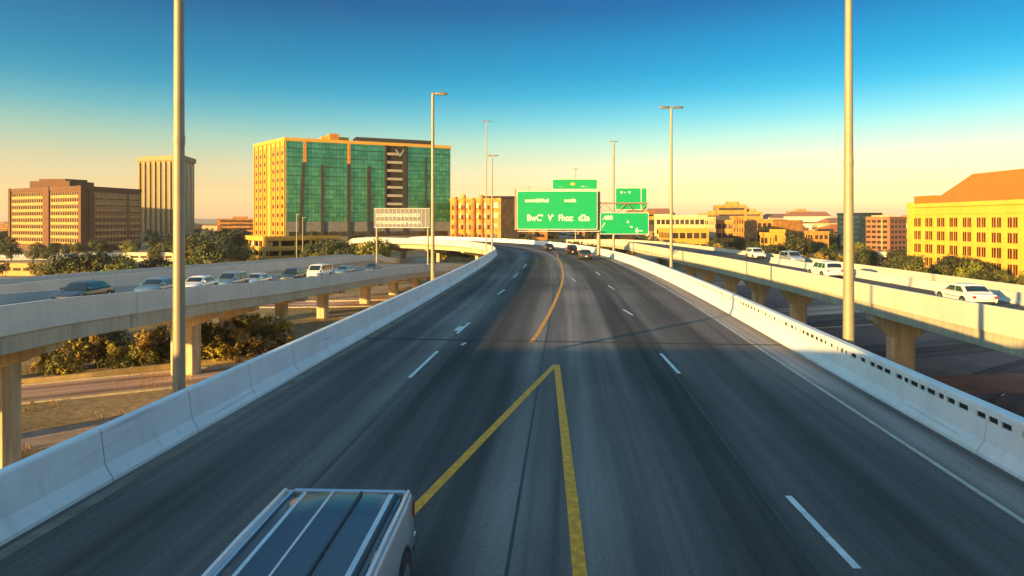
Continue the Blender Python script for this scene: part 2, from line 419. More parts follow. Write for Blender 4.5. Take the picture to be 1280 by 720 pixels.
# ------------------------------------------------------------------ side viaducts
def viaduct(name, label, ctrl, side, width, y_first, pier_s, asph, gd=.95, seg=20.0, par_h=.75, par_d=.75, girders=True, pk={}, par_mat=None):
    near = Path(ctrl); cen = near.offset(side*width/2, -par_h)
    r = thing(name, label, 'bridge', (cen.pos(5).x, cen.pos(5).y, GZ)); inv = -Vector(r.location)
    hw = width/2; pm = par_mat or M_conc2
    mb = MB(); sweep(mb, cen, [(-hw+.02, -.02), (-hw+.02, -.3), (hw-.02, -.3), (hw-.02, -.02)], 0, cen.L, 3); mb.build('deck_slab', M_gird, r, loc=inv)
    for sg in (-1, 1):
        for a, b in piece_breaks(cen.L, seg, .09, 4.0 if sg == -side else 9.0):
            mb = MB(); sweep(mb, cen, [(sg*(hw-.16), -.018), (sg*(hw-.20), par_h), (sg*(hw+.06), par_h), (sg*(hw+.10), -par_d), (sg*(hw-.0), -par_d), (sg*(hw-.0), -.018)], a, b, 3)
            mb.build('parapet', pm, r, loc=inv)
    if girders:
        gu = [-(hw-.42), 0, hw-.42]
        for u in gu:
            for a, b in piece_breaks(cen.L, seg*1.6, .12, 7.5):
                mb = MB(); sweep(mb, cen, [(u-.40, -.3), (u-.38, -.3-gd-.45), (u+.38, -.3-gd-.45), (u+.40, -.3)], a, b, 3)
                mb.build('girder', M_gird, r, loc=inv)
    for t in pier_s: pier(cen, t, r, .3+gd+.45, **pk)
    rd = MB(); sweep(rd, cen, [(-hw+.16, -.014), (0, -.014), (hw-.16, -.014)], 0, cen.L, 3, closed=False)
    for u in (-hw+.5, hw-.5):
        v = []
        n = int(cen.L/3)
        for i in range(n+1): v += [cen.q(cen.L*i/n, u-.06, -.008), cen.q(cen.L*i/n, u+.06, -.008)]
        rd.add(v, [(2*i, 2*i+1, 2*i+3, 2*i+2) for i in range(n)], 1, [(p.x, p.y) for p in v])
    struct(rd.build('ramp_road', [asph, M_wht]))
    return r, cen

nearL = [(-23.5, -60, 1.9), (-24.6, -20, 1.8), (-25.0, 8, 1.35), (-25.2, 31, 1.15), (-25.8, 43, .55), (-26.2, 56, -.25), (-25.8, 70, -1.15), (-24.6, 86, -1.85), (-22.2, 104, -2.45), (-18.6, 124, -3.15), (-13.0, 146, -4.4), (-5, 170, -5.8), (8, 200, -7.2), (20, 230, -8.0)]
vL, cL = viaduct('side_viaduct', 'grey white concrete viaduct with cars, running along the left of the main road', nearL, -1, 7.6, 0,
                 [], M_asph2, pk=dict(wcol=2.2, dcol=1.5, wcap=6.6, hcap=1.5))
def s_px(path, px, y0=20, y1=200):   # station where the path centre is seen at column px
    best = None
    for i in range(int(path.L*2)):
        p = path.pos(i/2)
        if y0 < p.y < y1:
            e = abs(640+F*p.x/p.y-px)
            if best is None or e < best[0]: best = (e, i/2)
    return best[1]
PL = dict(wcol=2.3, dcol=1.5, wcap=6.4, hcap=1.5)
for px, w in ((-5, 1.9), (232, 2.3), (283, 1.2), (352, 1.3), (403, 1.4), (456, 1.6), (492, 1.6), (520, 1.6)):
    pier(cL, s_px(cL, px), vL, 1.7, w, 1.4, 6.2, 1.3 if px < 300 else .9)

nearR = [(22, -60, 1.5), (23.5, -20, 1.3), (25, 10, 1.1), (26.7, 33, .64), (28.4, 45, .3), (29.8, 60, .12), (30.4, 78, .1), (30.6, 95, .1), (31.3, 115, -.1), (32.6, 140, -.35), (34.2, 175, -.7), (35.0, 215, -1.2), (33, 260, -2.0), (26, 310, -3.4), (10, 370, -5.5)]
vR, cR = viaduct('side_viaduct', 'sunlit yellow concrete viaduct with white cars, running along the right of the main road', nearR, 1, 12.0, 0,
                 [], M_asph2, par_mat=mat('warm_parapet', (.62, .57, .46), .8, var=.10, scale=.25, streak=.06))
def s_pxu(path, px, u, y0=20, y1=200):
    return min((abs(640+F*path.q(i/2, u).x/path.q(i/2, u).y-px), i/2) for i in range(int(path.L*2)) if y0 < path.q(i/2, u).y < y1)[1]
for px, u, w in ((1420, -3, 2.1), (1125, -3.2, 1.9), (998, -3.0, 1.7), (948, -2.6, 1.7), (913, -2.6, 1.8), (885, -2.6, 1.8), (864, -2.6, 1.8)):
    pier(cR, s_pxu(cR, px, u), vR, 1.7, w, 1.2, 4.9 if px > 1000 else 4.0, 1.9, lean=u)
# median blocks on the right viaduct
k = 0
for i in range(9):
    t = cR.s_at_y(28)+i*7.6
    p = cR.q(t, .9, -.014); r_ = cR.right(t); rz = math.atan2(r_.y, r_.x)
    mb = MB(); mb.ring_loft([[Vector((u, y_, z)) for u, z in ((-.30, 0), (-.30, .1), (-.14, .3), (-.09, .81), (.09, .81), (.14, .3), (.30, .1), (.30, 0))] for y_ in (-3.77, 3.77)])
    o = mb.build('median_block', M_conc2, None, loc=p); o.rotation_euler = (0, 0, rz)
    tag(o, 'pale precast concrete median block on the right viaduct', 'barrier', 'median blocks down the right viaduct')
# farther ramp behind the left viaduct
farL = [(-36, -30, 1.0), (-41, 20, .3), (-44.5, 56, -.25), (-45, 78, -.9), (-42, 108, -1.7), (-38, 135, -2.3), (-34, 160, -2.9), (-34, 175, -4.4), (-32, 205, -6.6), (-30, 230, -7.6)]
vF, cF = viaduct('side_viaduct', 'low beige concrete ramp just behind the left viaduct', farL, -1, 7.0, 0, [60, 85, 110, 135, 160], M_asph2, pk=dict(wcol=1.4, dcol=1.2, wcap=6, hcap=1.0))

# ------------------------------------------------------------------ light poles
def pole(x, y, z, h, label, heads=2, r0=.17, r1=.10, rz=0, group='street lights along the main road'):
    t = thing('light_pole', label, 'street light', (x, y, z), rz, group)
    mb = MB(); mb.tube([(0, 0, .1), (0, 0, h*.5), (0, 0, h)], [r0, (r0+r1)/2, r1], 14); mb.build('pole', M_steel, t, smooth=40)
    mb = MB(); mb.box((0, 0, .03), (.62, .62, .06)); mb.tube([(0, 0, .05), (0, 0, .32)], [r0*1.5, r0*1.25], 14); b = mb.build('base_plate', M_steel, t, smooth=40)
    mb = MB()
    for sx in (-1, 1):
        for sy in (-1, 1): mb.tube([(sx*.24, sy*.24, .05), (sx*.24, sy*.24, .14)], .025, 6)
    mb.build('anchor_bolts', M_steel, b)
    mb = MB(); mb.box((0, -r0*.97, 1.3), (.13, .05, .30)); mb.build('hatch', M_steel, t, bevel=.01)
    rj = r0+(r1-r0)*.5; mb = MB(); mb.tube([(0, 0, h*.5-.12), (0, 0, h*.5+.12)], rj+.012, 14); mb.build('joint_collar', M_steel, t, smooth=40)
    if heads:
        mb = MB(); mb.box((0, 0, h+.03), (.22, .22, .16)); mb.tube([(-.5 if heads == 2 else 0, 0, h+.05), (.5, 0, h+.05)], .05, 8); mb.build('arm', M_steel, t)
        for sx in ((-1, 1) if heads == 2 else (1,)):
            mb = MB(); mb.ring_loft([[Vector((sx*x_, y_*w_, h+z_)) for y_, z_ in ((-.5, -.02), (-.5, .08), (-.25, .16), (.25, .16), (.5, .08), (.5, -.02))] for x_, w_ in ((.22, .30), (.45, .42), (.95, .40), (1.12, .22))])
            hd = mb.build('lamp_head', mat('lamp_housing', (.20, .19, .17), .5, metal=.3), t, smooth=40)
            mb = MB(); mb.box((sx*.7, 0, h-.035), (.45, .28, .03)); mb.build('lens', M_lens, hd)
    return t
def bracket_pole(px, y, h, side, label, heads, **k):
    t = main.s_at_y(y); p = main.q(t, side*(HW+.95), 0)
    o = pole(p.x, p.y, p.z-.3, h, label, heads, rz=0, **k)
    mb = MB(); mb.box((0, 0, -.36), (1.0, .9, .7), taper=1.0); mb.build('bracket', M_gird, o)
    return o
print('L pole px', [round(640+F*main.q(main.s_at_y(y), -(HW+.95)).x/main.q(main.s_at_y(y), -(HW+.95)).y) for y in (17, 48, 78, 97)])
print('R pole px', [round(640+F*main.q(main.s_at_y(y), (HW+.95)).x/main.q(main.s_at_y(y), (HW+.95)).y) for y in (22.7, 64, 110)])
def solve_y(px, side):
    best = None
    for i in range(60, 3200):
        y = i/20; t = main.s_at_y(y) if y < 175 else None
        if t is None: break
        p = main.q(t, side*(HW+.95)); e = abs(640+F*p.x/p.y-px)
        if best is None or e < best[0]: best = (e, y, p)
    return best
for px, top, side, lab, heads in ((224, None, -1, 'nearest pole left of the main road, its head above the picture', 2), (541, 118, -1, 'second light pole left of the main road, in front of the glass building\'s right end', 1),
                           (608, 152, -1, 'third light pole left of the main road, in front of the orange building', 2), (628.5, 195, -1, 'smallest light pole left of the main road, just left of the big green sign', 2),
                           (1061, None, 1, 'nearest pole right of the main road, its head above the picture', 2), (839, 135, 1, 'light pole right of the main road, just right of the green signs', 2)):
    e, y, p = solve_y(px, side)
    z0 = zdeck(y)-.3
    yy = main.q(main.s_at_y(y), side*(HW+.95)).y
    h = (EYE-(top-277)*yy/F)-z0 if top else 15.5
    print('pole', px, e, y, h)
    bracket_pole(px, y, h, side, lab, heads, r0=.20 if px == 1061 else .16, r1=.11)
def free_pole(px, top, d, label, r=.22, heads=2):
    z0 = GZ; h = at(px, top, d).z-z0
    return pole((px-640)*d/F, d, z0, h, label, heads, r0=r, r1=r*.65, group='high street lights beyond the bend')
free_pole(767, 177, 175, 'light pole standing behind the right pair of green signs', .36)
free_pole(719.5, 211, 300, 'tiny far light pole above the small tab of the big green sign', .3)
free_pole(661, 234, 330, 'faint far light pole above the left half of the big green sign', .25)
free_pole(371, 268, 190, 'slim light pole in front of the glass building, left one of the close pair', .16, 1)
free_pole(378.5, 272, 190, 'slim light pole in front of the glass building, right one of the close pair', .16, 1)

# ------------------------------------------------------------------ signs
def text_mesh(txt, size, mat_, parent, loc, rot=(math.pi/2, 0, 0), sx=1.0, name='lettering', shear=0):
    cu = bpy.data.curves.new('txt', 'FONT'); cu.body = txt; cu.size = size; cu.extrude = .012; cu.shear = shear; cu.offset = size*.018
    tmp = bpy.data.objects.new('tmp', cu); C.objects.link(tmp)
    bpy.context.view_layer.update()
    me = bpy.data.meshes.new_from_object(tmp.evaluated_get(bpy.context.evaluated_depsgraph_get()))
    bpy.data.objects.remove(tmp); bpy.data.curves.remove(cu)
    me.name = name; me.materials.clear(); me.materials.append(mat_)
    o = bpy.data.objects.new(name, me); C.objects.link(o); o.parent = parent; o.location = loc; o.rotation_euler = rot; o.scale = (sx, 1, 1)
    return o
D1 = 100.0
def sign(px0, py0, px1, py1, d, label, name='road_sign'):
    a = at(px0, py1, d); b = at(px1, py0, d); w = b.x-a.x; h = b.z-a.z
    t = thing(name, label, 'road sign', ((a.x+b.x)/2, d, a.z))
    mb = MB(); r = .22
    def rr_(w_, h_, rr0):
        out = []
        for cx, cz, a0 in ((w_/2-rr0, h_/2-rr0, 0), (-w_/2+rr0, h_/2-rr0, 90), (-w_/2+rr0, -h_/2+rr0, 180), (w_/2-rr0, -h_/2+rr0, 270)):
            for k in range(4): out.append((cx+rr0*math.cos(R(a0+30*k)), cz+rr0*math.sin(R(a0+30*k))))
        return out
    mb.ring_loft([[Vector((x, y, z+h/2)) for x, z in rr_(w, h, r)] for y in (0, .06)]); mb.build('panel', M_alu, t)
    mb = MB(); mb.ring_loft([[Vector((x, y, z+h/2)) for x, z in rr_(w-.22, h-.22, r*.9)] for y in (-.012, .0)]); mb.build('face', M_signg, t)
    mb = MB()
    n = max(2, int(w/1.6))
    for k in range(n): mb.box((-w/2+w*(k+.5)/n, .12, h/2), (.10, .12, h*.96))
    mb.build('back_ribs', M_alu, t)
    return t, w, h
s1, w1, h1 = sign(646, 238.5, 747, 287, D1, 'largest green highway sign, two lines of white lettering, hanging above the road')
k = D1/F
text_mesh('uvonbbhul', 5.6*k*1.25, M_signw, s1, (-w1/2+10*k, -.03, h1-14.2*k), sx=1.02)
text_mesh('wols', 5.6*k*1.25, M_signw, s1, (w1/2-42*k, -.03, h1-14.2*k), sx=1.15)
text_mesh("BwC'", 11*k, M_signw, s1, (-w1/2+12.5*k, -.03, h1-37.5*k), sx=.85)
text_mesh("V'", 11*k, M_signw, s1, (-w1/2+39*k, -.03, h1-37.5*k), sx=.8)
text_mesh("Fhoz:", 11*k, M_signw, s1, (-w1/2+52*k, -.03, h1-37.5*k), sx=.8)
text_mesh("d2a", 11*k, M_signw, s1, (-w1/2+77*k, -.03, h1-37.5*k), sx=.9)
s2, w2, h2 = sign(690, 223.5, 747, 237, D1, 'narrow green sign tab with an orange mark, on top of the largest sign')
mb = MB(); mb.prism([(math.cos(R(60*i))*.45+.0, math.sin(R(60*i))*.22) for i in range(6)], 0, .015)
o = mb.build('orange_mark', M_signo, s2, loc=(-.35, -.02, h2*.52)); o.rotation_euler = (math.pi/2, 0, 0)
text_mesh('- .', .55, M_signw, s2, (-w2/2+1.2, -.03, h2*.22)); text_mesh('- v - .', .5, M_signw, s2, (.9, -.03, h2*.22))
s3, w3, h3 = sign(750, 265.5, 811, 293, D1+.4, 'lower right green sign with small white numbers, tucked beside the largest sign')
text_mesh('.400', .95, M_signw, s3, (-w3/2+.35, -.03, h3-1.15), sx=1.0)
text_mesh('/', 1.0, M_signw, s3, (-w3/2+.3, -.03, h3-2.3), shear=.3); text_mesh('^', .9, M_signw, s3, (.35, -.03, h3-1.9))
text_mesh('.,', 1.1, M_signw, s3, (.8, -.03, h3-2.3)); text_mesh('6~', 1.05, M_signw, s3, (1.7, -.03, .3))
s4, w4, h4 = sign(769, 234.5, 809, 262.5, D1+.9, 'square green sign above the lower right sign, nearly blank')
text_mesh('v -  v', .8, M_signw, s4, (-w4/2+.8, -.03, h4-.95))
mb = MB(); mb.box((w4/2-.95, -.035, h4/2), (.14, .03, h4)); mb.build('divider', M_alu, s4)
# cantilever gantry: post outside right barrier, truss beams behind the signs
gpx = 748.5; gx = (gpx-640)*(D1+.9)/F
gan = thing('sign_gantry', 'pale steel post and truss carrying the green highway signs', 'sign gantry', (gx, D1+1.1, GZ))
mb = MB(); mb.tube([(0, 0, 0), (0, 0, 10.1-GZ)], [.34, .26], 14); mb.build('post', M_steel, gan, smooth=40)
x0 = (646-640)*D1/F-gx+.2; x1 = (811-640)*D1/F-gx
mb = MB()
for z in (6.4-GZ, 8.2-GZ): mb.tube([(x0, -.45, z), (x1, -.45, z)], .13, 8)
n = 12
for i in range(n):
    xa = x0+(x1-x0)*i/n; xb = x0+(x1-x0)*(i+1)/n
    za, zb = (6.4-GZ, 8.2-GZ) if i % 2 else (8.2-GZ, 6.4-GZ)
    mb.tube([(xa, -.45, za), (xb, -.45, zb)], .06, 6)
for z in (6.4-GZ, 8.2-GZ): mb.tube([(0, 0, z), (0, -.5, z)], .12, 8)
mb.build('truss', M_steel, gan)
mb = MB(); mb.tube([(x0, -1.2, 10.6-GZ), (x0, -1.2, 10.7-GZ)], .02, 4)
for px in (644.5,):
    X = (px-640)*D1/F-gx
    mb = MB(); mb.box((X, -.6, (at(0, 262, D1).z)-GZ), (.28, .25, 6.4)); mb.build('hanger', M_steel, gan)
mb = MB(); mb.box((gx*0-.0, -.9, at(0, 289.5, D1).z-GZ), (.3, .6, .2))
walk = MB(); walk.box(((x0-.2)/2, -1.45, at(0, 289, D1).z-GZ), (abs(x0), .7, .12)); walk.build('walkway', M_alu, gan)

# the sign seen from behind, left of the bend
D2 = 140.0
sg = thing('sign_gantry', 'white lattice sign gantry seen in front of the glass building', 'sign gantry', at(471, 330, D2)*Vector((1, 1, 0)).to_3d().x if False else (at(471, 330, D2).x, D2, GZ))
X1 = at(535, 0, D2).x-at(471, 0, D2).x; zt = at(0, 262, D2).z-GZ; zb_ = at(0, 285, D2).z-GZ
for nm, x in (('post', 0), ('post', X1)):
    mb = MB(); mb.tube([(x, 0, 0), (x, 0, zt+.3)], .2, 10); mb.build(nm, M_steel, sg, smooth=40)
mb = MB()
for z in (zb_+.1, zt-.1):
    for y in (-.35, .35): mb.tube([(-.3, y, z), (X1+.3, y, z)], .10, 6)
n = 10
for i in range(n):
    a, b = X1*i/n, X1*(i+1)/n
    mb.tube([(a, -.35, zb_+.1 if i % 2 else zt-.1), (b, -.35, zt-.1 if i % 2 else zb_+.1)], .06, 5)
mb.build('truss', M_signw, sg)
bs = thing('road_sign', 'wide white sign board with faded grey marks, before the glass building', 'road sign', (at(503, 0, D2).x, D2-.5, zb_+GZ+.1))
W = X1+1.0; H = zt-zb_+.2
mb = MB(); mb.box((0, 0, H/2), (W, .08, H)); mb.build('panel', mat('faded_sign', (.17, .17, .18), .6, var=.1), bs)
mb = MB()
for i in range(int(W/.9)):
    mb.box((-W/2+.45+i*.9, -.07, H/2), (.09, .05, H*.94))
for z in (.06, H-.06): mb.box((0, -.07, z), (W, .06, .12))
mb.build('frame', mat('sign_frame', (.5, .5, .5), .6), bs)
rr = random.Random(5)
text_mesh('uonvnwesvensto', 1.55, mat('faded_mark', (.62, .62, .62), .7), bs, (-W/2+.4, -.06, H*.55), sx=.92)
text_mesh('nvwoiunsenrwovn', 1.45, MATS['faded_mark'], bs, (-W/2+.5, -.06, H*.18), sx=.9)

exec_rest = True
# ------------------------------------------------------------------ vehicles
M_glass = mat('car_glass', (.012, .02, .035), .06, var=.05, spec=.8)
def paint(name, col, metal=.3, rough=.28):
    m = mat(name, col, rough, metal=metal, var=.03, scale=1)
    b = m.node_tree.nodes['Principled BSDF']; b.inputs['Coat Weight'].default_value = .6; b.inputs['Coat Roughness'].default_value = .08
    return m
M_rim = mat('rim_alloy', (.4, .4, .4), .35, metal=.8)
M_head = mat('headlight_glass', (.75, .78, .8), .12, var=.05)
M_tail = mat('tail_light', (.35, .01, .01), .2, var=.05)
M_plast = mat('black_plastic', (.02, .02, .022), .55)
M_plate = mat('number_plate_blank', (.7, .7, .7), .5)
def make_car(label, pm, kind='sedan', group=None, name='car', cat='car', detail=False):
    """heading along +X (front at +x), on z=0"""
    t = thing(name, label, cat, group=group)
    if kind == 'sedan': L, W, sh, H = 4.7, 1.84, .92, 1.45; cab = [(-1.75, sh), (-1.0, H-.03), (.35, H), (1.2, sh+.02)]; deck = (.96, .98)
    elif kind == 'suv': L, W, sh, H = 4.8, 1.92, 1.06, 1.74; cab = [(-2.28, sh), (-1.98, H-.05), (.45, H), (1.25, sh+.02)]; deck = (1.02, 1.04)
    elif kind == 'van': L, W, sh, H = 5.2, 1.98, 1.15, 2.0; cab = [(-2.52, sh), (-2.42, H-.03), (1.15, H), (1.95, sh+.02)]; deck = (1.1, 1.1)
    else: L, W, sh, H = 5.5, 1.95, 1.05, 1.82; cab = [(-.55, sh), (-.4, H-.02), (.9, H), (1.55, sh+.02)]; deck = (1.05, 1.08)
    hw = W/2
    hood = cab[3][0]
    st = [(-L/2, .5, .72*hw, .42, sh-.14), (-L/2+.06, .38, .88*hw, .32, sh-.05), (-L/2+.35, .3, .97*hw, .25, sh), (-L/2+1.0, .28, hw, .22, sh), (0, .28, hw, .22, sh), (hood, .28, hw, .22, sh), (hood+.2, .28, .995*hw, .22, sh-.02),
          (L/2-.55, .28, .97*hw, .24, sh-.12), (L/2-.15, .3, .88*hw, .28, sh-.2), (L/2-.02, .4, .76*hw, .34, sh-.3), (L/2, .45, .70*hw, .4, sh-.36)]
    mb = MB(); rings = []
    for x, zb, w, z0, zs in st:
        h = zs-z0
        half = [(w*.80, z0), (w*.96, z0+.07), (w, z0+h*.35), (w*.995, z0+h*.72), (w*.965, z0+h*.93), (w*.88, zs), (w*.45, zs+.025)]
        rings.append([Vector((x, u, z)) for u, z in half] + [Vector((x, -u, z)) for u, z in reversed(half)])
    mb.ring_loft(rings); body = mb.build('body', pm, t, smooth=38)
    # cabin: painted shell
    def cabring(u):  # fraction 0 base ..1 roof
        pass
    wt = hw*(.86 if kind == 'van' or detail else .76); wb = hw*.93
    b0, b1, b2, b3 = cab
    Hh = H
    mb = MB()
    prof = [(b0[0], b0[1], wb), (b1[0]-.10, b1[1]-.07, wt+.03), (b1[0], b1[1], wt-.02), ((b1[0]+b2[0])/2, H+.02, wt), (b2[0], b2[1]-.01, wt-.02), (b2[0]+.12, b2[1]-.08, wt+.03), (b3[0], b3[1], wb*.96)]
    # roof skin + pillars: build shell as grid between left and right sides
    vs = []; n = 7
    for x, z, w in prof:
        for i in range(n):
            u = -1+2*i/(n-1); crown = (.085 if detail else .035)*(1-abs(u)**(2.6 if detail else 2)) if z > sh+.2 else .02*(1-u*u)
            edge_ = .03 if abs(u) == 1 and z > sh+.2 else 0
            vs.append(Vector((x, u*w, z+crown-edge_)))
    fs = [(k*n+i, k*n+i+1, (k+1)*n+i+1, (k+1)*n+i) for k in range(len(prof)-1) for i in range(n-1)]
    # sides
    base = len(vs)
    for sgn in (0, n-1):
        idx = [k*n+sgn for k in range(len(prof))]
        fs.append(tuple(idx) if sgn == 0 else tuple(reversed(idx)))
    mb.add(vs, fs); mb.build('cabin', pm, t, smooth=50, bevel=.05 if detail else None)
    # glass panels set 6 mm proud
    def lerp(a, b, k): return a+(b-a)*k
    g = MB()
    def quadstrip(P, off):
        P = [Vector(p) for p in P]; nn = (P[1]-P[0]).cross(P[2]-P[0]).normalized(); g2 = [p+nn*off for p in P]; g.add(P+g2, [(4, 5, 6, 7), (0, 1, 5, 4), (1, 2, 6, 5), (2, 3, 7, 6), (3, 0, 4, 7)])
    # windscreen
    def cap_panel(a, b, nm, k0=.08, k1=.92, inset=.88, out=.02):
        (xa, za, wa), (xb, zb, wb_) = a, b; m = MB(); r0 = []; nn = 7
        vs = []
        nrm = Vector((-(zb-za), 0, (xb-xa))).normalized()
        if nrm.z < 0: nrm = -nrm
        for kk in (k0, (k0+k1)/2, k1):
            for i in range(nn):
                u = (-1+2*i/(nn-1)); w_ = lerp(wa, wb_, kk)*inset
                uu = u*inset; crown = lerp(.035, .02, kk if za > zb else 1-kk)*(1-uu*uu)
                vs.append(Vector((lerp(xa, xb, kk), u*w_, lerp(za, zb, kk)+crown))+nrm*out)
        f = [(r*nn+i, r*nn+i+1, (r+1)*nn+i+1, (r+1)*nn+i) for r in range(2) for i in range(nn-1)]
        m.add(vs, f); return m.build(nm, M_glass, t, smooth=60)
    cap_panel(prof[5], prof[6], 'windscreen'); cap_panel(prof[1], prof[0], 'rear_window', k0=.06, k1=.8)
    for sg_ in (-1, 1):
        P = []
        zlo = sh+.05; zhi = H-.13
        def side_pt(x, z):
            k = (z-sh)/(H-sh); return Vector((x, sg_*(lerp(wb, wt+.01, min(1, k))+.016), z))
        xr0 = lerp(b0[0], b1[0], .12)+.18; xr1 = lerp(b0[0], b1[0], .85)+.16
        xf1 = lerp(b3[0], b2[0], .85)-.10; xf0 = lerp(b3[0], b2[0], .1)-.22
        cuts = [0, .46, 1] if kind != 'pickup' else [0, .45, 1]
        if kind in ('suv', 'van'): cuts = [0, .26, .6, 1]
        for a, b in zip(cuts, cuts[1:]):
            e = .018
            q = [side_pt(lerp(xr0, xf0, a+e), zlo), side_pt(lerp(xr0, xf0, b-e), zlo), side_pt(lerp(xr1, xf1, b-e), zhi), side_pt(lerp(xr1, xf1, a+e), zhi)]
            m = MB(); m.add(q, [(0, 1, 2, 3)] if sg_ < 0 else [(3, 2, 1, 0)]); m.build('side_window', M_glass, t)
        m = MB(); m.ring_loft([[Vector((hood-.35+dx, sg_*(hw*.95+dy), sh+.06+dz)) for dx, dz in ((-.1, 0), (.06, -.02), (.1, .08), (-.06, .14))] for dy in (0, .2)]); m.build('mirror', pm, t, smooth=50)
        m = MB(); m.ring_loft([[Vector((L/2-.10-k_*.28+o_, sg_*(hw*.84+k_*.10), sh-.42+dz)) for o_, dz in ((.03, 0), (.05, .10), (0, .14), (-.06, .02))] for k_ in (-1.2, 0, .9)][::1]); m.build('headlight', M_head, t)
        m = MB(); m.ring_loft([[Vector((-L/2-.02+k_, sg_*(hw*(.60+yy)), z)) for yy, z in ((0, sh-.28), (.22, sh-.28), (.24, sh-.10), (0, sh-.12))] for k_ in (0, .12)]); m.build('taillight', M_tail, t)
        m = MB(); m.box((L*0-.1, sg_*(hw+.004), .62), (1.9, .02, .04)); m.build('trim', M_plast, t)
    wb_ = L*.295
    for x in (-wb_, wb_):
        for sg_ in (-1, 1):
            rw = .34 if kind == 'sedan' else .38
            m = MB(); m.tube([(x, sg_*(hw-.24), rw), (x, sg_*(hw+.006), rw)], rw+.06, 20); m.build('wheel_arch', M_plast, t)
            m = MB(); m.tube([(x, sg_*(hw-.22), rw), (x, sg_*(hw-.19), rw), (x, sg_*(hw+.0), rw), (x, sg_*(hw+.02), rw)], [rw-.03, rw, rw, rw-.03], 22); w_ = m.build('wheel', M_dark, t, smooth=40)
            m = MB(); m.tube([(x, sg_*(hw+.0), rw), (x, sg_*(hw+.028), rw)], rw*.62, 14)
            for a_ in range(5):
                an = a_*math.tau/5; m.box((x+math.cos(an)*rw*.3, sg_*(hw+.03), rw+math.sin(an)*rw*.3), (rw*.5, .02, .05), ry=-an)
            m.build('rim', M_rim, w_)
    m = MB(); m.box((L/2-.02, 0, .48), (.06, 1.1, .18)); m.build('grille', M_plast, t)
    m = MB(); m.box((-L/2-.01, 0, .58), (.03, .36, .13)); m.build('number_plate', M_plate, t)
    m = MB(); m.box((-L/2+.02, 0, .36), (.10, hw*1.3, .16)); m.box((L/2-.04, 0, .34), (.08, hw*1.3, .10)); m.build('bumper_trim', M_plast, t)
    if detail:
        # long roof rails, dark glass roof, spoiler, roof ribs
        for sg_ in (-1, 1):
            m = MB(); yy = sg_*(wt-.05); m.tube([(b1[0]-.05, yy, H+.0), (b1[0]+.12, yy, H+.075), (-.7, yy, H+.10), (b2[0]-.25, yy, H+.085), (b2[0]-.02, yy, H+.0)], [.03]*5, 8); m.build('roof_rail', mat('bright_rail', (.75, .76, .78), .3, metal=.6), t, smooth=50)
        for xa, xb in ((-1.62, -.60), (-.58, .40)):
            m = MB(); vs = []
            for x in (xa, (xa+xb)/2, xb):
                for i in range(7):
                    u = -1+i/3; vs.append(Vector((x, u*(wt-.26), H+.012+.085*(1-abs(u*.74)**2.6)+(.015 if -1.5 < x < .3 else .005))))
            m.add(vs, [(r*7+i, r*7+i+1, r*7+i+8, r*7+i+7) for r in range(2) for i in range(6)]); m.build('roof_glass', M_glass, t, smooth=60)
        m = MB()
        m.box((-.6, .12, H+.116), (1.98, .035, .02)); m.box((-.6, wt-.22, H+.065), (2.1, .05, .03)); m.box((-.6, -wt+.22, H+.065), (2.1, .05, .03))
        m.build('roof_rib', mat('rib_grey', (.5, .53, .56), .4, metal=.4), t)
        m = MB(); m.ring_loft([[Vector((b1[0]+x, y, H+z)) for x, z in ((.12, .03), (-.25, .0), (-.30, -.04), (.0, -.07))] for y in (-wt+.12, 0, wt-.12)]); m.build('spoiler', pm, t, smooth=40, bevel=.02)
    return t
P_silver = paint('silver_paint', (.50, .53, .56), .5); P_white = paint('white_car_paint', (.74, .74, .72), .0); P_char = paint('charcoal_paint', (.05, .065, .08), .4)
P_blue = paint('blue_grey_paint', (.16, .26, .34), .4); P_blk = paint('black_car_paint', (.012, .013, .015), .2)

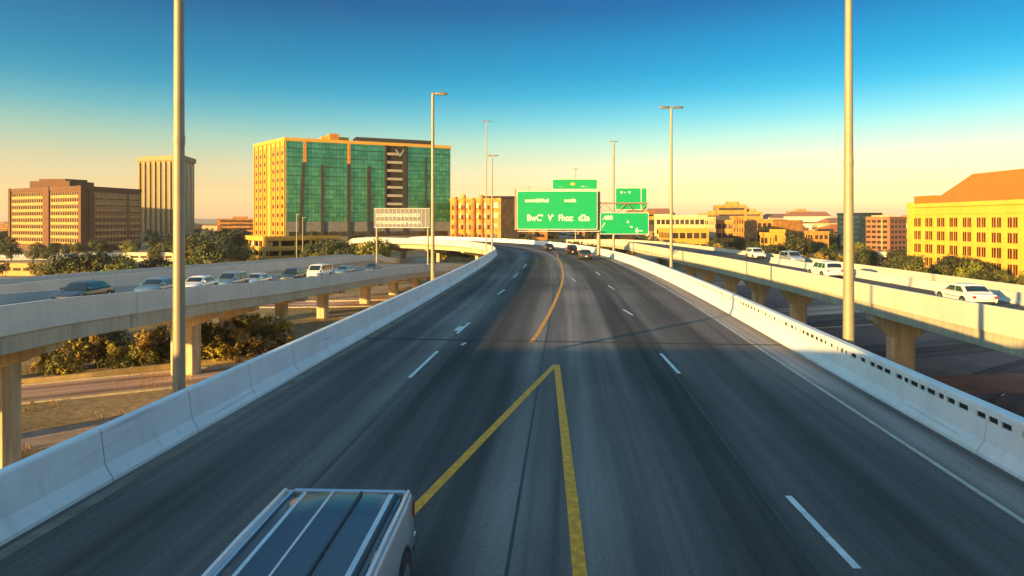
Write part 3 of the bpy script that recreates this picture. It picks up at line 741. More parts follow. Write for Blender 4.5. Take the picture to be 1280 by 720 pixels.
def on_path(o, path, t, u, rev=False, dz=-.014):
    p = path.q(t, u, dz); r = path.right(t); d = math.atan2(r.x, -r.y)  # heading along +path: (-r.y, r.x)
    d = math.atan2(r.x, -r.y)
    o.location = p; o.rotation_euler = (0, 0, d+(math.pi if rev else 0))
def make_truck(label):
    """pickup, tail at x=0, nose toward +x, z=0 on the road"""
    t = thing('pickup_truck', label, 'pickup truck'); pm = P_silver
    br_ = mat('bright_rail', (.72, .75, .78), .3, metal=.5)
    LB, W, zt = 3.2, 2.0, 1.30; hw = W/2
    for sg_ in (-1, 1):
        m = MB(); prof = [(hw-.16, .42), (hw-.03, .46), (hw, .60), (hw-.005, .95), (hw-.03, 1.02), (hw-.02, zt-.05), (hw-.05, zt), (hw-.15, zt), (hw-.16, zt-.08)]
        m.ring_loft([[Vector((x, sg_*(u-k), z)) for u, z in prof] for x, k in ((.02, .05), (.12, .01), (.5, 0), (2.0, 0), (LB, 0))]); m.build('bed_side', pm, t, smooth=35, bevel=.012)
        m = MB(); m.tube([(.10, sg_*(hw-.09), zt+.005), (.16, sg_*(hw-.09), zt+.055), (1.6, sg_*(hw-.09), zt+.075), (3.0, sg_*(hw-.09), zt+.055), (3.1, sg_*(hw-.09), zt+.005)], .026, 10); m.build('bed_rail', br_, t, smooth=50)
        m = MB(); m.ring_loft([[Vector((x, sg_*y, z)) for y, z in ((hw-.03, .78), (hw-.03, 1.16), (hw-.17, 1.16), (hw-.17, .78))] for x in (-.015, .05)]); m.build('taillight', M_tail, t)
    m = MB(); vs = []
    for x in (.09, .16, 1.0, 2.0, LB-.05):
        for i in range(13):
            u = -1+i/6; vs.append(Vector((x, u*(hw-.185), zt-.035+.055*(1-abs(u)**3)+(-.02 if x < .1 else 0))))
    m.add(vs, [(r*13+i, r*13+i+1, r*13+i+14, r*13+i+13) for r in range(4) for i in range(12)]); cov = m.build('bed_cover', paint('navy_cover', (.02, .035, .05), .1, .30), t, smooth=50)
    for y, w_, col in ((-.62, .05, br_), (-.20, .03, br_), (.22, .035, M_plast), (.66, .07, br_), (.74, .04, M_plast)):
        z = zt-.035+.055*(1-abs(y/(hw-.185))**3)
        m = MB(); m.box((1.62, y, z+.012), (2.95, w_, .026)); m.build('cover_seam', col, t, bevel=.006)
    m = MB(); m.ring_loft([[Vector((x, y, z)) for x, z in ((.0, .62), (-.025, .66), (-.03, 1.2), (-.015, zt+.005), (.07, zt+.005), (.08, .62))] for y in (-hw+.17, 0, hw-.17)]); tg = m.build('tailgate', pm, t, bevel=.01)
    m = MB(); m.box((-.045, 0, 1.12), (.03, .34, .07)); m.build('handle', M_plast, tg)
    m = MB(); m.ring_loft([[Vector((x-abs(y)*.03, y, z)) for x, z in ((-.12, .42), (-.17, .48), (-.17, .60), (-.10, .64), (.05, .62), (.05, .42))] for y in (-hw+.03, -.4, .4, hw-.03)]); bp = m.build('rear_bumper', mat('chrome_trim', (.6, .6, .6), .2, metal=.9), t, smooth=30)
    m = MB(); m.box((-.185, 0, .54), (.01, .33, .10)); m.build('number_plate', M_plate, bp)
    # cab and nose
    x0 = LB+.03
    m = MB(); st = [(x0, 1.0, .40, 1.06), (x0+1.7, 1.0, .40, 1.06), (x0+1.95, .99, .42, 1.05), (x0+2.7, .96, .42, 1.0), (x0+2.86, .90, .45, .92), (x0+2.9, .84, .5, .84)]
    rings = []
    for x, w_, z0, z1 in st:
        h = z1-z0; half = [(w_*.85, z0), (w_*.98, z0+.08), (w_, z0+h*.5), (w_*.97, z0+h*.93), (w_*.88, z1), (w_*.4, z1+.03)]
        rings.append([Vector((x, u, z)) for u, z in half]+[Vector((x, -u, z)) for u, z in reversed(half)])
    m.ring_loft(rings); m.build('body', pm, t, smooth=38)
    m = MB(); rings = []
    for z, xa, xb, w_ in ((1.05, x0+.02, x0+2.0, .95), (1.45, x0+.06, x0+1.62, .87), (1.78, x0+.14, x0+1.30, .77), (1.84, x0+.3, x0+1.12, .66)):
        rings.append([Vector(p) for p in ((xa, -w_, z), (xa+.1, -w_-.02, z), (xb-.12, -w_-.01, z), (xb, -w_+.12, z), (xb+.03, 0, z), (xb, w_-.12, z), (xb-.12, w_+.01, z), (xa+.1, w_+.02, z), (xa, w_, z))])
    m.ring_loft(rings); m.build('cab', pm, t, smooth=40, bevel=.02)
    for nm, P in (('rear_window', [(x0+.02, -.72, 1.18), (x0+.02, .72, 1.18), (x0+.085, .66, 1.68), (x0+.085, -.66, 1.68)]), ('windscreen', [(x0+1.99, .76, 1.14), (x0+1.99, -.76, 1.14), (x0+1.47, -.68, 1.70), (x0+1.47, .68, 1.70)]),
                  ('side_window', [(x0+.3, -.975, 1.12), (x0+1.75, -.965, 1.12), (x0+1.35, -.82, 1.70), (x0+.35, -.825, 1.70)]), ('side_window', [(x0+.3, .975, 1.12), (x0+.35, .825, 1.70), (x0+1.35, .82, 1.70), (x0+1.75, .965, 1.12)])):
        m = MB(); m.add(P, [(0, 3, 2, 1)] if nm == 'side_window' else [(0, 1, 2, 3)]); m.build(nm, M_glass, t)
    for sg_ in (-1, 1):
        m = MB(); m.box((x0+2.84, sg_*.72, .78), (.10, .28, .18)); m.build('headlight', M_head, t, bevel=.02)
        for x in (.85, x0+1.95):
            m = MB(); m.tube([(x, sg_*(hw-.30), .40), (x, sg_*(hw+.004), .40)], .47, 24); m.build('wheel_arch', M_plast, t)
            m = MB(); m.tube([(x, sg_*(hw-.26), .39), (x, sg_*(hw-.23), .39), (x, sg_*(hw-.0), .39), (x, sg_*(hw+.02), .39)], [.36, .39, .39, .36], 26); w_ = m.build('wheel', M_dark, t, smooth=40)
            m = MB(); m.tube([(x, sg_*hw, .39), (x, sg_*(hw+.026), .39)], .25, 16); m.build('rim', M_rim, w_)
        m = MB(); m.box((x0+1.62, sg_*(hw+.13), 1.18), (.14, .24, .2)); m.build('mirror', M_plast, t, bevel=.03)
    m = MB(); m.box((x0+2.89, 0, .70), (.05, 1.1, .26)); m.build('grille', M_plast, t)
    return t
fg = make_truck('silver pickup truck with dark covered bed and bright rails, cut off by the bottom edge')
fg.location = (-2.42, 9.55, 0); fg.rotation_euler = (0, 0, R(-92.2))
sed = {}
def car_on(path, px, u, pm, kind, label, rev, y0=20, y1=260, group=None):
    key = (pm.name, kind)
    if key not in sed:
        o = make_car(label, pm, kind); sed[key] = o
        if group: o['group'] = group
    else: o = copy_tree(sed[key], label=label, group=group)
    # station where lateral offset u is seen at px
    best = None
    for i in range(int(path.L)*2):
        p = path.q(i/2, u)
        if y0 < p.y < y1:
            e = abs(640+F*p.x/p.y-px)
            if best is None or e < best[0]: best = (e, i/2)
    on_path(o, path, best[1], u, rev); return o
gL = 'cars on the left viaduct'; gR = 'cars on the right viaduct'
car_on(cL, 104, -.3, P_char, 'sedan', 'dark grey sedan nearest on the left viaduct, left of the tall pole', True, group=gL)
car_on(cL, 197, .2, P_blue, 'sedan', 'blue grey sedan on the left viaduct, just left of the tall left pole', True, group=gL)
car_on(cL, 248, .2, P_white, 'sedan', 'white sedan on the left viaduct, just right of the tall left pole', True, group=gL)
car_on(cL, 288, .2, P_blue, 'suv', 'blue grey tall family car on the left viaduct, third from the tall pole', True, group=gL)
car_on(cL, 322, .2, P_silver, 'sedan', 'silver sedan on the left viaduct below the yellow car park', True, group=gL)
car_on(cL, 366, .2, P_char, 'suv', 'dark tall family car on the left viaduct below the twin slim poles', True, group=gL)
car_on(cL, 400, .2, P_white, 'van', 'white van on the left viaduct, right of the twin slim poles', True, group=gL)
car_on(cL, 430, .2, P_blue, 'sedan', 'small blue sedan far along the left viaduct', True, group=gL)
car_on(cL, 466, .2, P_char, 'sedan', 'tiny dark sedan farthest along the left viaduct, below the lattice gantry', True, group=gL)
car_on(cR, 1205, -2.7, P_white, 'sedan', 'white sedan nearest on the right viaduct, at the right edge of the picture', False, group=gR)
car_on(cR, 1030, -2.7, P_white, 'suv', 'white tall family car on the right viaduct beside the tall right pole', False, group=gR)
car_on(cR, 990, 3.2, P_silver, 'suv', 'silver family car on the right viaduct between two white vehicles', True, group=gR)
car_on(cR, 945, 3.0, P_white, 'suv', 'white family car on the right viaduct, leading the vehicles toward the bend', True, group=gR)
for px, py, pm, kd, lb_ in ((686, 313, P_blk, 'sedan', 'tiny black sedan farthest along the main road, under the big sign'), (714, 318, P_blk, 'suv', 'black tall family car on the main road under the big sign'), (731, 324, P_char, 'sedan', 'dark sedan on the main road right behind the black tall family car')):
    x, y = px2deck(px, py); t, u = main.proj(x, y)
    key = (pm.name, kd)
    if key in sed: o = copy_tree(sed[key], label=lb_)
    else: o = make_car(lb_, pm, kd); sed[key] = o
    o['group'] = 'vehicles near the bend of the main road'
    on_path(o, main, t, u, False, .0)

# ------------------------------------------------------------------ buildings
def frame_of(a, b):
    """horizontal frame from point a to b (as seen left to right): origin, unit along, outward normal (towards the viewer side)"""
    a = Vector(a[:2]); b = Vector(b[:2]); d = (b-a); L = d.length; d.normalize()
    return a, d, Vector((d.y, -d.x)), L
def facade_box(mb, fr, u0, u1, z0, z1, out, depth=.1, mi=0):
    """box on a facade: u along, z up, its face OUT metres proud"""
    a, d, n, L = fr
    P = []
    for z in (z0, z1):
        for u, o in ((u0, out), (u1, out), (u1, out-depth), (u0, out-depth)):
            q = a+d*u+n*o; P.append((q.x, q.y, z))
    mb.add(P, [(0, 1, 5, 4), (1, 2, 6, 5), (2, 3, 7, 6), (3, 0, 4, 7), (4, 5, 6, 7), (3, 2, 1, 0)], mi)
M_win = mat('window_glass', (.035, .03, .03), .12, var=.4, scale=.25, spec=.8)
M_winw = mat('warm_window_glass', (.09, .025, .012), .15, var=.4, scale=.3, spec=.7)
def bld(name, label, A, cat='building'):
    return thing(name, label, cat, (A[0], A[1], GZ))
def finish(o, root):
    pass
def mbuild(mb, nm, m, root, **k):
    inv = (-root.location[0], -root.location[1], -root.location[2])
    return mb.build(nm, m, root, loc=inv, **k)

# --- brown office block (far left)
M_brown = mat('brown_brick', (.13, .062, .034), .85, var=.15, scale=.4); M_tan = mat('tan_band', (.42, .26, .10), .8, var=.15, scale=.5)
A = at(12, 0, 325); Bc = at(102, 0, 296); Cc = at(176, 0, 330)
b1 = bld('office_building', 'brown brick office block with pale window bands, far left', Bc)
zt = at(0, 234, 296).z
D_ = Vector((A.x+(Cc.x-Bc.x), A.y+(Cc.y-Bc.y)))
mb = MB(); mb.prism([(A.x, A.y), (Bc.x, Bc.y), (Cc.x, Cc.y), (D_.x, D_.y)], GZ, zt); mbuild(mb, 'wall', M_brown, b1)
fl = frame_of(A, Bc); fr_ = frame_of(Bc, Cc)
nf = 8; fh = (zt-1.6-(GZ+3))/nf
for fr, spans in ((fl, [(2.5, fl[3]*.49), (fl[3]*.60, fl[3]*.97)]), (fr_, [(fr_[3]*.2, fr_[3]*.74), (fr_[3]*.78, fr_[3]*.98)])):
    for u0, u1 in spans:
        for k in range(nf):
            z = GZ+3+k*fh
            mb = MB(); facade_box(mb, fr, u0, u1, z, z+fh*.42, .25, .35); w_ = mbuild(mb, 'spandrel', M_tan, b1)
            mb = MB(); facade_box(mb, fr, u0, u1, z+fh*.44, z+fh*.84, .05, .1); n = int((u1-u0)/1.9)
            for i in range(n+1):
                u = u0+(u1-u0)*i/n; facade_box(mb, fr, u-.22, u+.22, z+fh*.441, z+fh*.839, .12, .1, 1)
            mbuild(mb, 'window_band', [M_win, M_tan], b1)
for fr, u0, u1 in ((fl, 0, 1.8), (fl, fl[3]*.51, fl[3]*.585), (fl, fl[3]*.975, fl[3]+.6), (fr_, fr_[3]*.10, fr_[3]*.17)):
    mb = MB(); facade_box(mb, fr, u0, u1, GZ, zt+.8, .7, .9); mbuild(mb, 'pilaster', M_brown, b1)
cen = (Bc+Vector((D_.x, D_.y, 0)))/2
for sx, sy, h0, h1, m_ in ((.62, .42, 0, 4.4, M_brown), (.35, .3, 4.4, 5.6, M_tan)):
    mb = MB(); mb.prism([(cen.x-11-12*sx, cen.y-16*sy), (cen.x-6+14*sx, cen.y-20*sy), (cen.x+8*sx, cen.y+16*sy), (cen.x-18*sx-6, cen.y+18*sy)], zt+h0, zt+h1); mbuild(mb, 'roof_plant', M_brown, b1)
mb = MB()
for fr in (fl, fr_): facade_box(mb, fr, -.3, fr[3]+.3, zt-.9, zt+.7, .35, .6)
mbuild(mb, 'roof_edge', M_brown, b1)

# --- concrete tower
M_tower = mat('tower_concrete', (.32, .24, .13), .85, var=.12, scale=.3)
A = at(173.5, 0, 430); Bc = at(228, 0, 418); Cc = at(243, 0, 445)
b2_ = bld('tower_block', 'tall plain concrete tower with vertical fins behind the left pole', Bc)
zt = at(0, 196, 424).z; D_ = Vector((A.x+(Cc.x-Bc.x), A.y+(Cc.y-Bc.y)))
mb = MB(); mb.prism([(A.x, A.y), (Bc.x, Bc.y), (Cc.x, Cc.y), (D_.x, D_.y)], GZ, zt); mbuild(mb, 'wall', M_tower, b2_)
fl = frame_of(A, Bc); n = 8
for i in range(n+1):
    u = 1+(fl[3]-2)*i/n; mb = MB(); facade_box(mb, fl, u-.7, u+.7, GZ+6, zt-3.2, 1.0, 1.2); mbuild(mb, 'fin', M_tower, b2_)
for i in range(n):
    u = 1+(fl[3]-2)*(i+.5)/n; mb = MB(); facade_box(mb, fl, u-.75, u+.75, GZ+6, zt-5, .08, .1); mbuild(mb, 'window_strip', mat('bronze_glass', (.10, .065, .04), .3, var=.3, scale=.5), b2_)
fr2 = frame_of(Bc, Cc)
for i in range(3):
    u = fr2[3]*(i+.5)/3; mb = MB(); facade_box(mb, fr2, u-.9, u+.9, GZ+6, zt-4, .08, .1); mbuild(mb, 'window_strip', MATS['bronze_glass'], b2_)
mb = MB()
for fr in (fl, fr2): facade_box(mb, fr, -.4, fr[3]+.4, zt-2.6, zt+.4, 1.1, 1.3)
mbuild(mb, 'roof_edge', M_tower, b2_)
mb = MB(); mb.tube([(A.x+19, A.y+5, zt), (A.x+19, A.y+5, zt+3.4)], .25, 6); mbuild(mb, 'antenna', M_steel, b2_)

# --- office building off the left edge whose shade falls on the tower
b0_ = bld('office_building', 'plain concrete office slab beyond the left edge of the picture', (-360, 318))
mb = MB(); mb.box((-360, 318, (GZ+32.5)/2), (30, 60, 32.5-GZ), rz=R(42)); mbuild(mb, 'wall', M_tower, b0_)

# --- green glass building
def glass_facade():
    m = bpy.data.materials.new('green_glass'); m.use_nodes = True; nt = m.node_tree; L = nt.links; b = nt.nodes['Principled BSDF']
    tc = nd(nt, 'ShaderNodeTexCoord'); br = nd(nt, 'ShaderNodeTexBrick')
    br.offset = 0; br.inputs['Color1'].default_value = (.05, .31, .22, 1); br.inputs['Color2'].default_value = (.12, .45, .31, 1); br.inputs['Mortar'].default_value = (.02, .06, .05, 1)
    br.inputs['Scale'].default_value = 1; br.inputs['Brick Width'].default_value = 1.6; br.inputs['Row Height'].default_value = 2.1; br.inputs['Mortar Size'].default_value = .08
    uv = nd(nt, 'ShaderNodeUVMap', uv_map='UVMap'); L.new(uv.outputs[0], br.inputs['Vector'])
    n = nd(nt, 'ShaderNodeTexNoise'); n.inputs['Scale'].default_value = .12; n.inputs['Detail'].default_value = 4; L.new(uv.outputs[0], n.inputs['Vector'])
    mx = nd(nt, 'ShaderNodeMix', data_type='RGBA', blend_type='MULTIPLY'); mx.inputs['Factor'].default_value = .6
    L.new(br.outputs['Color'], mx.inputs['A'])
    cr = nd(nt, 'ShaderNodeValToRGB'); cr.color_ramp.elements[0].position = .35; cr.color_ramp.elements[0].color = (.5, .55, .5, 1); cr.color_ramp.elements[1].position = .65
    L.new(n.outputs['Fac'], cr.inputs[0]); L.new(cr.outputs[0], mx.inputs['B'])
    L.new(mx.outputs['Result'], b.inputs['Base Color'])
    b.inputs['Metallic'].default_value = .75; b.inputs['Roughness'].default_value = .12
    bp = nd(nt, 'ShaderNodeBump'); bp.inputs['Strength'].default_value = .14; bp.inputs['Distance'].default_value = .5
    n2 = nd(nt, 'ShaderNodeTexNoise'); n2.inputs['Scale'].default_value = .5; L.new(uv.outputs[0], n2.inputs['Vector']); L.new(n2.outputs['Fac'], bp.inputs['Height']); L.new(bp.outputs[0], b.inputs['Normal'])
    return m
M_gg = glass_facade()
M_gold = mat('golden_stone', (.58, .32, .05), .7, var=.15, scale=.4); M_org = mat('orange_stone', (.50, .20, .03), .75, var=.15, scale=.4)
M_dk = mat('dark_fin', (.035, .035, .03), .5, var=.2)
A = at(318, 0, 312); Bc = at(356.5, 0, 286); Cc = at(563, 0, 318)
g3 = bld('glass_office_building', 'large office building with a green glass front and golden side wall', Bc)
ztop = at(0, 173, 286).z
D_ = Vector((A.x+(Cc.x-Bc.x), A.y+(Cc.y-Bc.y)))
def up(p, k): return p
mb = MB(); mb.prism([(A.x, A.y), (Bc.x, Bc.y), (Cc.x, Cc.y), (D_.x, D_.y)], GZ, ztop-.6); mbuild(mb, 'wall', M_gold, g3)
ff = frame_of(Bc, Cc); fs_ = frame_of(A, Bc)
zb3 = at(0, 277, 286).z
for u0, u1 in ((.4, ff[3]*.575), (ff[3]*.72, ff[3]-.3)):
    a, d, n, L = ff
    P = [a+d*u0+n*.12, a+d*u1+n*.12]
    mb = MB(); mb.add([(P[0].x, P[0].y, zb3), (P[1].x, P[1].y, zb3), (P[1].x, P[1].y, ztop-.4), (P[0].x, P[0].y, ztop-.4)], [(0, 1, 2, 3)], 0, [(u0, 0), (u1, 0), (u1, ztop-zb3), (u0, ztop-zb3)])
    mbuild(mb, 'glass_front', M_gg, g3)
# floor lines
M_line = mat('floor_line', (.02, .045, .035), .5)
for k in range(1, 9):
    z = zb3+(ztop-zb3)*k/9
    for u0, u1 in ((.4, ff[3]*.575), (ff[3]*.72, ff[3]-.3)):
        mb = MB(); facade_box(mb, ff, u0, u1, z-.11, z+.11, .2, .15); mbuild(mb, 'floor_line', M_line, g3)
# fins
def fin(u, z0, z1, w=.5, m=M_dk, lean=0, out=.9):
    a, d, n, L = ff; P = []
    for z, du in ((z0, 0), (z1, lean)):
        for uu, o in ((-w, out), (w, out), (w, .1), (-w, .1)):
            q = a+d*(u+du+uu)+n*o; P.append((q.x, q.y, z))
    mb = MB(); mb.add(P, [(0, 1, 5, 4), (1, 2, 6, 5), (2, 3, 7, 6), (3, 0, 4, 7), (4, 5, 6, 7), (3, 2, 1, 0)]); mbuild(mb, 'fin', m, g3)
def ufor(px):
    best = min(range(0, 900), key=lambda i: abs(640+F*(ff[0]+ff[1]*i*.1).x/(ff[0]+ff[1]*i*.1).y-px)); return best*.1
zf = at(0, 203, 290).z
fin(ufor(374), GZ+3, zf, .75, lean=ufor(380)-ufor(374)); fin(ufor(381), zf, ztop-1, .6, M_org)
fin(ufor(403), GZ+3, at(0, 205, 290).z, .75)
fin(ufor(436), GZ+3, zf, .75); fin(ufor(436), zf, ztop-1, .6, M_org)
fin(ufor(461), GZ+8, at(0, 208, 300).z, .8)
fin(ufor(532), GZ+10, at(0, 195, 310).z, .45, M_line)
# flat black panel, the shade of the balcony slot put in as colour
mb = MB(); facade_box(mb, ff, ff[3]*.578, ff[3]*.717, GZ+5, ztop-.7, .15, .1); mbuild(mb, 'shade_panel', M_black, g3)
fin(ff[3]*.70, GZ+8, ztop-.8, .9); fin(ff[3]*.582, GZ+8, ztop-.8, .35)
for k in range(8):
    z = at(0, 191+k*10.6, 300).z
    mb = MB(); facade_box(mb, ff, ff[3]*.59, ff[3]*.685, z-.6, z+.6, .8, .7); mbuild(mb, 'balcony', mat('balcony_grey', (.36, .33, .27), .8), g3)
# V mark
a, d, n, L = ff
mb = MB()
for s_ in (-1, 1):
    u = ufor(499); P = []
    for z, uu in ((at(0, 194, 300).z, 0), (at(0, 185, 300).z, s_*1.9)):
        for w in (-.35, .35):
            q = a+d*(u+uu+w)+n*(1.02); P.append((q.x, q.y, z))
    mb.add(P, [(0, 1, 3, 2)])
mbuild(mb, 'sign_mark', mat('dim_mark', (.30, .36, .30), .6), g3)
# base storeys
mb = MB(); facade_box(mb, ff, .2, ff[3], GZ, zb3-.05, .3, .5); mbuild(mb, 'base_wall', mat('base_grey', (.16, .16, .16), .6, var=.3), g3)
for k in range(2):
    z = GZ+3+k*4.2
    mb = MB(); facade_box(mb, ff, 1.5, ff[3]-1.5, z, z+2.2, .36, .1); mbuild(mb, 'window_band', M_win, g3)
# side wall ribs
for i in range(8):
    u = .4+i*(fs_[3]-.8)/7; mb = MB(); facade_box(mb, fs_, u-.35, u+.35, GZ+2, ztop-1.2, .5, .6); mbuild(mb, 'rib', M_gold, g3)
for i in range(7):
    if i == 3: continue
    u = .4+(i+.5)*(fs_[3]-.8)/7; mb = MB(); facade_box(mb, fs_, u-1.35, u+1.35, GZ+2, ztop-3, .1, .15); w_ = mbuild(mb, 'window_bay', M_org, g3)
    mb = MB()
    for k in range(12): z = GZ+4+k*4; facade_box(mb, fs_, u-1.0, u+1.0, z, min(z+1.7, ztop-3.3), .16, .1)
    mbuild(mb, 'window_panes', M_winw, w_, )
    w_.children[0].location = (0, 0, 0)
mb = MB()
for fr in (ff, fs_): facade_box(mb, fr, -.3, fr[3]+.3, ztop-1.0, ztop+.5, .45, .8)
mbuild(mb, 'roof_edge', M_gold, g3)
def onroof(px0, px1, d0, d1, z0, z1, m, nm='roof_plant'):
    a = at(px0, 0, d0); b = at(px1, 0, d1); mb = MB(); n = Vector((b.y-a.y, -(b.x-a.x))).normalized()*(-9)
    mb.prism([(a.x, a.y), (b.x, b.y), (b.x+n.x, b.y+n.y), (a.x+n.x, a.y+n.y)], z0, z1); mbuild(mb, nm, m, g3)
onroof(402, 436, 300, 305, ztop-.6, ztop+2.9, M_gold); onroof(445, 540, 305, 320, ztop-.6, ztop+3.2, M_dk)
onroof(412, 424, 298, 300, ztop-.6, ztop+3.9, M_org)

# --- big yellow building on the right
M_yb = mat('yellow_stone', (.74, .41, .06), .8, var=.10, scale=.25, streak=.1); M_roof = mat('orange_roof', (.50, .145, .01), .7, var=.10, scale=.5)
by = bld('hall_building', 'large yellow stone building with rows of paired windows and a big orange roof', (119, 170))
fx = 119.0; ya, yb = 192.0, 96.0
zt = 10.0
mb = MB(); mb.prism([(fx, ya), (fx, yb), (fx+60, yb), (fx+60, ya)], GZ, zt); mbuild(mb, 'wall', M_yb, by)
fr = frame_of((fx, ya), (fx, yb))
pair = 5.1
n = int((ya-yb-5)/pair); cnt = 0
wm = None
for r_ in range(4):
    z = zt-4.9-r_*3.75
    for i in range(n):
        for s_ in (-.85, .85):
            u = 4.2+i*pair+s_
            if 640+F*fx/(ya-u) > 1330: continue
            if wm is None:
                mb = MB(); mb.box((0, 0, 0), (.08, 1.3, 2.5)); o = mb.build('window', M_winw, by)
                m2 = MB()
                for dz in (-1.2, 1.2): m2.box((-.03, 0, dz*1.06), (.14, 1.5, .14))
                m2.box((-.02, 0, 0), (.12, .07, 2.3))
                f_ = m2.build('frame', M_gold, o); wm = (o, f_)
            else:
                o = wm[0].copy(); C.objects.link(o); f_ = wm[1].copy(); C.objects.link(f_); f_.parent = o; o.parent = by
            o.location = (fx-.02-by.location[0], ya-u-by.location[1], z-GZ); cnt += 1
print('windows', cnt)
for i in range(n+1):
    mb = MB(); u = 4.2+(i-.5)*pair; facade_box(mb, fr, u-.4, u+.4, GZ, zt-2.6, .22, .3); mbuild(mb, 'pilaster', M_yb, by)
mb = MB(); facade_box(mb, fr, -.3, fr[3], zt-.6, zt+.5, .6, .9); facade_box(mb, fr, -.2, fr[3], zt-2.6, zt-2.3, .3, .4); mbuild(mb, 'cornice', M_yb, by)
mb = MB(); facade_box(mb, fr, 0, 2.2, GZ, zt+1.0, .5, 1.0); mbuild(mb, 'corner_tower', M_yb, by)
mb = MB()
mb.add([(fx+.6, 184, zt+.3), (fx+.6, yb, zt+.3), (fx+59, yb, zt+.3), (fx+59, 184, zt+.3), (fx+5.5, 173, 18.2), (fx+5.5, yb+10, 18.2), (fx+50, yb+10, 18.2), (fx+50, 173, 18.2)],
       [(0, 1, 5, 4), (1, 2, 6, 5), (2, 3, 7, 6), (3, 0, 4, 7), (4, 5, 6, 7), (3, 2, 1, 0)]); mbuild(mb, 'roof', M_roof, by)
mb = MB(); mb.box((fx+12, 187, zt+1.5), (22, 8, 2.6)); mbuild(mb, 'annex_roof', M_roof, by)

# --- generic block with window bands
def block(name, label, px0, px1, ytop, d, m, floors, depth=22, skew=0, wm_=None, band=True, mull=True, side=None, group=None, ybase=None, cat='building'):
    a = at(px0, 0, d+skew); b = at(px1, 0, d-skew); a, b = (a, b)
    z1 = at(0, ytop, d).z; z0 = GZ
    o = thing(name, label, cat, ((a.x+b.x)/2, (a.y+b.y)/2, GZ), 0, group)
    fr = frame_of(a, b); n = -fr[2]*depth
    mb = MB(); mb.prism([(a.x, a.y), (b.x, b.y), (b.x+n.x, b.y+n.y), (a.x+n.x, a.y+n.y)], z0, z1); mbuild(mb, 'wall', m, o)
    fh = (z1-z0-1.4)/floors
    ls = frame_of((a.x+n.x, a.y+n.y), a)
    if band:
        for k in range(floors):
            z = z0+.9+k*fh
            mb = MB()
            facade_box(mb, fr, fr[3]*.04, fr[3]*.96, z+fh*.25, z+fh*.75, .05, .08); facade_box(mb, ls, ls[3]*.06, ls[3]*.94, z+fh*.25, z+fh*.75, .05, .08)
            w = mbuild(mb, 'window_band', wm_ or M_win, o)
            if mull:
                mb = MB(); nn = max(3, int(fr[3]/3))
                for i in range(nn+1): u = fr[3]*(.04+.92*i/nn); facade_box(mb, fr, u-.3, u+.3, z+fh*.25, z+fh*.75, .12, .1)
                nn = max(2, int(ls[3]/3))
                for i in range(nn+1): u = ls[3]*(.06+.88*i/nn); facade_box(mb, ls, u-.3, u+.3, z+fh*.25, z+fh*.75, .12, .1)
                q = mbuild(mb, 'mullions', m, w); q.location = (0, 0, 0)
    mb = MB(); facade_box(mb, fr, -.2, fr[3]+.2, z1-.7, z1+.4, .25, .5); facade_box(mb, ls, -.2, ls[3]+.2, z1-.7, z1+.4, .25, .5); mbuild(mb, 'roof_edge', m, o)
    return o
M_b1 = mat('orange_brick', (.56, .24, .05), .85, var=.5, scale=.35); M_b2 = mat('tan_stone', (.58, .42, .22), .85, var=.15); M_b3 = mat('slate_panel', (.025, .045, .07), .35, metal=.3, var=.3, stretch=(1, 1, .05), scale=.6)
M_b4 = mat('red_brown_stone', (.30, .13, .07), .85, var=.2); M_b5 = mat('pale_stucco', (.60, .52, .40), .85, var=.12); M_b6 = mat('pinkish_stucco', (.50, .34, .26), .85, var=.12)
# orange building with rounded bays beside the glass building
ob = block('apartment_building', 'orange stone apartment building with round bays, right of the glass building', 563, 626, 249, 285, M_b1, 5, depth=20, skew=5)
fr = frame_of(at(563, 0, 290), at(626, 0, 280))
for i in range(5):
    u = 2.3+i*4.4; q = fr[0]+fr[1]*u
    mb = MB(); h_ = at(0, 244+(i % 2)*2, 285).z-GZ
    h_ += (-1.0, .6, -1.5, .2, -2.2)[i]; rb_ = (1.7, 1.2, 1.9, 1.3, 1.6)[i]; mb.tube([(q.x, q.y, GZ), (q.x, q.y, GZ+h_-1), (q.x, q.y, GZ+h_+(.3, .5)[i % 2])], [rb_, rb_, rb_*.75], 12); bay = mbuild(mb, 'bay', M_b1, ob, smooth=40)
    for k in range(5):
        mb = MB(); z = GZ+2+k*4.3; mb.box((q.x+fr[2].x*(rb_-.05), q.y+fr[2].y*(rb_-.05), z+1), (1.1, .25, 2.0)); w_ = mbuild(mb, 'window', M_winw, bay); w_.location = (0, 0, 0)
block('office_building', 'low brown building behind the orange apartments', 600, 648, 246, 380, M_b4, 5)
block('apartment_building', 'tan terrace of flats just right of the green signs', 818, 884, 270, 330, M_b2, 3, skew=12)
block('apartment_building', 'long yellow low block in front of the tan terrace, right of the last light pole', 838, 886, 286, 270, M_gold, 2)
block('tower_house', 'slim pale orange corner tower at the left of the long orange block', 886, 894, 272, 300, M_b2, 4, depth=6)
block('apartment_building', 'long orange block of flats with a flat roof, right of the slim tower', 894, 926, 276, 305, M_b1, 3, skew=4)
block('tower_house', 'stout orange tower at the right end of the long orange block', 920, 930, 271, 300, M_b1, 4, depth=8)
block('apartment_building', 'orange gabled block behind the long orange block', 946, 966, 275, 340, M_b1, 3, skew=5)
block('shed_building', 'small bright yellow building above the white van', 961, 972, 292, 230, M_gold, 2, depth=8)
block('shed_building', 'narrow bright yellow building right of its small yellow neighbour', 973, 981, 288, 226, M_gold, 2, depth=7)
block('house_building', 'small orange house left of the tall right pole', 1017, 1036, 290, 300, M_b1, 2, depth=9)
block('office_building', 'pale stone block just right of the tall right pole', 1066, 1077, 267, 310, M_b2, 6, depth=12)
